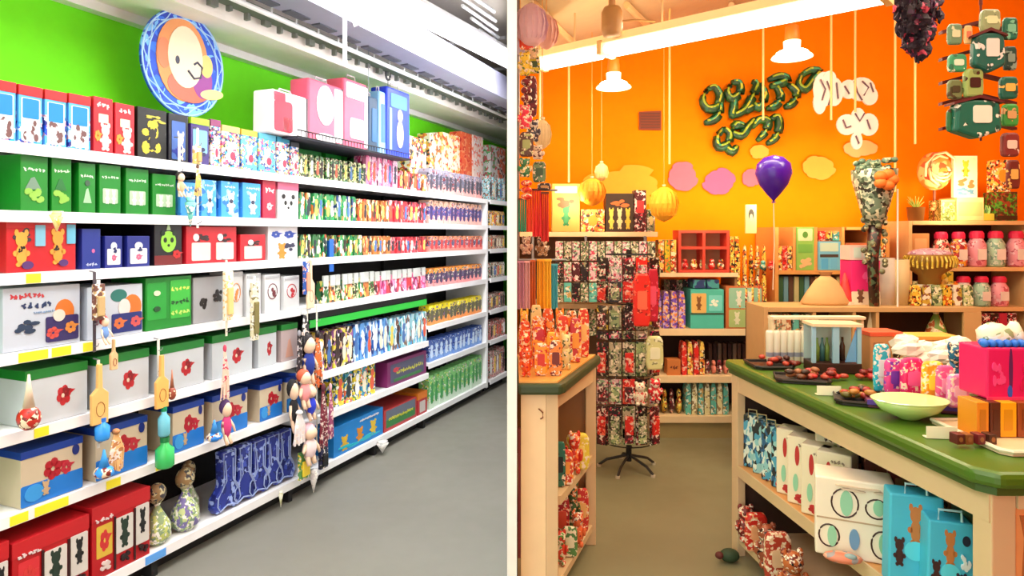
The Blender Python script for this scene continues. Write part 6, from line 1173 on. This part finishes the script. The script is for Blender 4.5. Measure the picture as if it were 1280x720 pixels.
g = thing('basket_tray', 'shallow dark tray carrying the bright bags', 'tray', on(1150, 2.2, CT), -.35); MB().box(-.17, .17, -.07, .09, 0, .025).build('tray_body', mat((120, 60, 90), .5), g, bev=.006); MB().box(-.172, .172, -.074, -.07, .012, .028).build('front_lip', mat((90, 60, 160), .5), g)
g = thing('green_bowl', 'pale green shallow glass bowl in front of the bright bags', 'bowl', on(1137, 2.06, CT))
MB().lathe([(.03, 0), (.035, .004), (.09, .03), (.115, .062), (.11, .062), (.085, .034), (.03, .01)], 28, sy=.75).build('bowl_shell', mat((176, 205, 120), .12), g, smooth=True); MB().lathe([(.112, .060), (.118, .064), (.112, .066)], 28, sy=.75).build('rim', mat((205, 225, 160), .15), g)
for (px, Y, w, lb) in ((1036, 2.36, .085, 'blank white price card on the counter edge in front of the truffle tray'), (1177, 1.86, .085, 'blank pale price card beside the chocolate tray')):
    g = thing('price_card', lb, 'price card', on(px, Y, CT), -.1); MB().poly([(-w / 2, 0), (w / 2, 0), (w / 2, .035), (-w / 2, .035)], -.002, .0).build('card', mat((250, 245, 215), .5), g); MB().box(-w / 2, w / 2, -.001, .02, 0, .003).build('foot_fold', mat((240, 235, 200), .5), g)
# corner tray with chocolates, orange blocks, pink tower
tray(1250, 1.86, .2, .30, 'cream rimmed tray of chocolates at the near counter corner', c=(226, 196, 160))
HP = mat((226, 20, 100), .45)
YT = 1.90; z = CT + .01
for i, (px, w, h, c, lb) in enumerate(((1216, .035, .10, (226, 140, 30), 'amber block standing left in the chocolate tray'), (1247, .05, .10, (246, 170, 20), 'golden block standing right in the chocolate tray'), (1232, .03, .10, (90, 40, 24), 'dark brown block between the golden blocks'), (1268, .04, .10, (150, 70, 30), 'brown block at the photo edge in the tray'))):
    rcbox('chocolate_block', lb, 'confectionery', px, YT - .02, z, w, .08, h, mat(c, .4), [('rr', 0, .5, .5, .6, mat(tuple(int(v * .85) for v in c), .4))], rz=0)
for i, (px, c) in enumerate(((1196, (90, 30, 30)), (1207, (130, 70, 30)), (1222, (110, 26, 34)), (1236, (70, 34, 24)))):
    rcbox('chocolate', ['dark red chocolate at the tray corner', 'caramel chocolate in the tray front', 'wine chocolate before the amber block', 'plain dark chocolate before the golden block'][i], 'confectionery', px, 1.79, z, .022, .03, .028, mat(c, .35), [('el', 0, .5, .5, .5, mat((150, 90, 50), .4))], rz=.1)
gp = rcbox('pink_box', 'hot pink box with white and blue frills on top near the counter corner', 'gift box', 1243, YT + .03, CT + .1115, .135, .12, .15, HP, [('el', .02, .55, .08, .9, mat((90, 30, 90), .5)), ('el', .0, .15, .1, .25, mat((50, 90, 190), .5)), ('blobs', -.25, .5, .3, .6, mat((240, 70, 140), .5)), ('blobs', .3, .45, .3, .6, mat((210, 10, 80), .5)), ('rr', 0, .02, 1, .06, mat((240, 60, 110), .5))], rz=0)
m = MB(); q = random.Random(5)
for i in range(12): m.blob((-.06 + i * .011, -.04 + .02 * (i % 2), .16), (.012, .016, .012), 8, 5)
m.build('blue_frill', mat((30, 110, 220), .5), gp, smooth=True)
m = MB(); m.blob((.0, 0, .175), (.05, .04, .04), 14, 8, .2); m.blob((.06, .0, .18), (.02, .03, .04), 10, 7, .2); m.build('white_topper', pmat((240, 228, 205), [(150, 170, 130), (250, 245, 235)], .4, 40), gp, smooth=True)

# --- hanging rack of teal pouches, upper right
YR = 2.5; g = thing('hanging_rack', 'dark wire mobile rack suspended at the upper corner carrying teal pouches', 'rack', R(1226, 6, YR), 0)
s = YR / F; m = MB(); m.tube([(0, 0, 0), (0, 0, cz(g.location.x) - g.location.z)], .006); m.tube([(0, 0, 0), (0, 0, -170 * s)], .004)
m.build('centre_rod', mat((110, 40, 30), .5), g)
tiers = [28, 62, 92, 118, 150]
for i, t in enumerate(tiers): MB().poly([(-44 * s, -2 * s), (0, 10 * s), (50 * s, -2 * s), (50 * s, -5 * s), (0, 6 * s), (-44 * s, -6 * s)], -.012, .012).build('tier_arm', mat((90, 20, 24), .5), g, (0, .03, -t * s))
TL = mat((18, 92, 84), .5); tlc = (18, 92, 84)
for i, (px, y0, y1, w, c1, c2, k, lb) in enumerate(((1193, 30, 56, 18, (110, 140, 110), (215, 215, 180), 'bag', 'grey green pouch, upper tier outer end'), (1210, 32, 55, 10, (235, 190, 130), (225, 120, 90), 'bag', 'peach pouch, upper tier'), (1237, 12, 40, 24, (150, 160, 120), (220, 225, 180), 'bag', 'cream and olive pouch at the very top'), (1262, 22, 50, 18, (20, 110, 90), (120, 190, 160), 'bag', 'emerald pouch at the top near the photo edge'),
                                                      (1196, 68, 90, 22, (60, 150, 110), (225, 230, 210), 'bag', 'mint green pouch, second tier'), (1234, 42, 92, 40, tlc, (225, 215, 215), 'bag', 'large dark teal pouch with a white label, upper'), (1262, 58, 88, 16, (24, 70, 66), (130, 150, 140), 'bag', 'dark grey teal pouch near the photo edge'),
                                                      (1193, 100, 124, 18, (110, 120, 80), (70, 60, 40), 'bag', 'olive pouch, third tier'), (1216, 86, 122, 24, (150, 170, 100), (60, 20, 20), 'bag', 'light olive pouch with a dark oval'), (1260, 96, 124, 22, (20, 96, 84), (240, 180, 90), 'bag', 'teal pouch with amber patch near the photo edge'),
                                                      (1193, 136, 165, 20, (40, 100, 60), (90, 40, 34), 'bag', 'moss pouch, lowest tier'), (1218, 126, 174, 58, (16, 98, 84), (235, 225, 215), 'bag', 'widest teal pouch with a grey white label, lowest'), (1262, 130, 158, 20, (60, 150, 70), (210, 160, 110), 'bag', 'grass green pouch low near the photo edge'), (1262, 166, 196, 22, (130, 50, 50), (235, 200, 190), 'bag', 'dark red pouch low near the photo edge'), (1266, 200, 236, 16, (110, 40, 36), (230, 170, 90), 'bag', 'brown red pouch lowest at the photo edge'))):
    rpouch(px, y0, y1, YR - .03 - .012 * (i % 3), w, k, 'hanging ' + lb, c1, c2, 'pouch')
# --- spinner rack
YS = 4.1; xs = XR(786, YS); g = thing('spinner_rack', 'black revolving wire spinner rack standing on the olive floor', 'spinner rack', (xs, YS, 0))
MB().tube([(0, 0, .05), (0, 0, ZR(312, YS))], .018, 10).build('pole', BLACK, g)
m = MB()
for i in range(5): a = i * 2 * pi / 5 + .4; m.tube([(0, 0, .09), (.14 * cos(a), .14 * sin(a), .05), (.19 * cos(a), .19 * sin(a), .012)], .009, 6)
m.build('base_legs', mat((30, 30, 30), .4), g)
m = MB()
for i in range(5): a = i * 2 * pi / 5 + .4; m.lathe([(.014, 0), (.014, .014)], 10, .19 * cos(a), .19 * sin(a))
m.build('foot_pads', mat((190, 180, 160), .4), g)
for zz in [ZR(y, YS) for y in (318, 378, 424, 470, 512, 552)]:
    m = MB(); m.tube([(.15 * cos(a), .12 * sin(a), zz) for a in [q * pi / 8 for q in range(16)]], .004, 5, True)
    for q in range(4): m.tube([(0, 0, zz), (.15 * cos(q * pi / 2), .12 * sin(q * pi / 2), zz)], .003, 5)
    m.build('wire_ring', BLACK, g)
WH1 = pmat((190, 180, 150), [(235, 225, 200), (60, 60, 50), (130, 150, 100)], .6, 50); PKB = pmat((40, 20, 30), [(225, 40, 120), (30, 20, 26), (235, 220, 200)], .5, 40); YB2 = pmat((90, 80, 60), [(230, 200, 60), (40, 40, 40), (220, 215, 190)], .5, 30)
rows_ = [(322, 352, [DK1, PA1, DK2, RD1]), (352, 378, [DK1, DK1, RD1, RD1]), (382, 412, [YB2, WH1, DK1, WH1]), (414, 424, [PKB, PKB, WH1, WH1]), (428, 470, [DK1, WH1, WH1, GN1]), (474, 505, [PA1, PA1, RD1, DK1]), (478, 512, None), (508, 548, [DK2, DK1, WH1, DK1]), (536, 556, [DK1, WH1, GN1, DK2])]
proto = {}
lbr = ['top', 'second', 'third', 'pink', 'middle', 'lower', '', 'low', 'lowest']
for ri, (y0, y1, ms) in enumerate(rows_):
    if ms is None: continue
    for ci, dxp in enumerate((-33, -17, 0, 16, 32)):
        px = 786 + dxp; Yc = YS - .13 - (.05 if ci in (1, 2, 3) else 0); z1, z0 = ZR(y0, Yc), ZR(y1, Yc); w = .037
        gg = thing('carded_toy', 'dark speckled carded toy pegged on the %s ring of the spinner rack' % lbr[ri], 'toy card', (XR(px, Yc), Yc, z0), [-.5, -.2, 0, .2, .5][ci], 'carded toys on the %s ring of the spinner' % lbr[ri])
        MB().box(-w, w, -.003, .003, 0, z1 - z0).build('card', ms[ci % 4], gg, bev=.001)
        MB().box(-w * .7, w * .7, -.022, -.0035, (z1 - z0) * .12, (z1 - z0) * .7).build('blister', [DK1, WH1, DK2, PA1, RD1, GN1][(ri * 4 + ci * 3) % 6], gg, bev=.003)
        m = MB(); m.tube([(0, -.01, z1 - z0 - .008), (0, .08 if ci in (1, 2, 3) else .05, z1 - z0 - .004)], .002, 5); m.build('peg', STEEL, gg)
for i, (px, y0, y1, w, lb) in enumerate(((802, 342, 408, 22, 'large bright red pouch'), (816, 336, 402, 14, 'slim crimson pouch'))):
    rpouch(px, y0, y1, YS - .28 + i * .04, w, 'bag', lb + ' hanging at the spinner rack side', [(228, 40, 30), (190, 20, 50)][i], [(250, 110, 80), (230, 80, 110)][i], 'pouch')
rpouch(818, 420, 462, YS - .2, 22, 'bag', 'pale yellow green pouch at the right side of the spinner', (215, 215, 150), (235, 235, 200), 'pouch')
rpouch(800, 478, 506, YS - .27, 18, 'plush', 'white plush with red hat low on the spinner rack', (235, 225, 200), (200, 40, 40), 'plush'); rpouch(819, 474, 500, YS - .25, 18, 'plush', 'scarlet plush low on the spinner rack', (215, 40, 50), (240, 220, 200), 'plush')

# ================================================================ light, sky, camera
def area(name, loc, sx, sy, e, col, rot=(0, 0, 0)):
    l = bpy.data.lights.new(name, 'AREA'); l.shape = 'RECTANGLE'; l.size = sx; l.size_y = sy; l.energy = e; l.color = col
    o = bpy.data.objects.new(name, l); COL.objects.link(o); o.location = loc; o.rotation_euler = rot; return o
# left shop: added overhead fill, then the lamp of the visible strip light
area('lamp_and_fill', (-.95, 1.9, 2.98), .5, 2.6, 62, (1, .99, .97), (0, radians(14), radians(-24)))  # added area lamp above the view, brightens the near shelves
area('lamp_and_fill', (-1.3, -.3, 3.0), 1.6, 1.6, 64, (1, .99, .97), (radians(-20), radians(10), 0))  # added square fill behind the camera, lights the shelf fronts
area('lamp_and_fill', (-.66, 3.98, 2.855),   .18, 2.4, 85, (1, .99, .97), (0, 0, atan2(1.27, .66) - pi / 2))
# right shop: warm overhead fill without fixtures, plus the tube light's lamp
area('lamp_and_fill', (2.7, 2.5, 3.3), .8, .8, 30, (1, .86, .6), (radians(35), 0, 0))  # added lamp out of view, lifts the upper orange wall
mb = MB(); mb.slab([(.6, -1.3), (4.6, -1.3), (4.6, -1.2), (.6, -1.2)], 0, 4.3); tag(mb.build('wall_light_block', ORANGE), kind='structure')  # added wall behind the camera, keeps white front light out of this shop
area('lamp_and_fill', (1.9, 1.2, 3.0), 1.8, 1.8, 40, (1, .80, .52), (radians(-20), 0, 0))  # added general warm fill, no fixture here
area('lamp_and_fill', (1.4, 3.3, 2.75), .12, 1.8, 22, (1, .86, .62), (0, 0, radians(50)))
area('lamp_and_fill', (.75, 1.9, 2.7), .6, .8, 14, (1, .80, .52), (radians(-10), 0, 0))
for (px, Y, py) in ((767, 4.15, 116), (990, 3.75, 80)):
    l = bpy.data.lights.new('pendant_bulb', 'POINT'); l.energy = 12; l.color = (1, .82, .55); l.shadow_soft_size = .08
    o = bpy.data.objects.new('pendant_bulb', l); COL.objects.link(o); o.location = R(px, py + 6, Y)
# added bare spots, no fixtures, brighten the lower part of the orange wall
for i, x in enumerate((.5, 1.35, 1.9, 2.5, 3.2)):
    l = bpy.data.lights.new('wall_fill_spot', 'SPOT'); l.energy = 14; l.color = (1, .86, .55); l.spot_size = radians(150); l.spot_blend = 1; l.shadow_soft_size = .08
    o = bpy.data.objects.new('wall_fill_spot', l); COL.objects.link(o); o.location = (x, 4.45, 1.75); o.rotation_euler = (radians(105), 0, 0)
w = bpy.data.worlds.new('surroundings'); SC.world = w; w.use_nodes = True
w.node_tree.nodes['Background'].inputs[0].default_value = (1, .96, .9, 1); w.node_tree.nodes['Background'].inputs[1].default_value = 1.75
cam = bpy.data.cameras.new('camera'); cam.lens = F / 1280 * 36; cam.sensor_width = 36; cam.sensor_fit = 'HORIZONTAL'
cam.shift_y = -(360 - HOR) / 1280; cam.clip_start = .02; cam.clip_end = 60
co = bpy.data.objects.new('camera', cam); COL.objects.link(co); co.location = (0, 0, CH); co.rotation_euler = (radians(90), 0, 0); SC.camera = co
SC.view_settings.view_transform = 'Standard'; SC.view_settings.look = 'None'; SC.view_settings.exposure = .35; SC.view_settings.gamma = 1
SC.view_settings.use_curve_mapping = False
SC.cycles.max_bounces = 5
SC.cycles.use_denoising = True
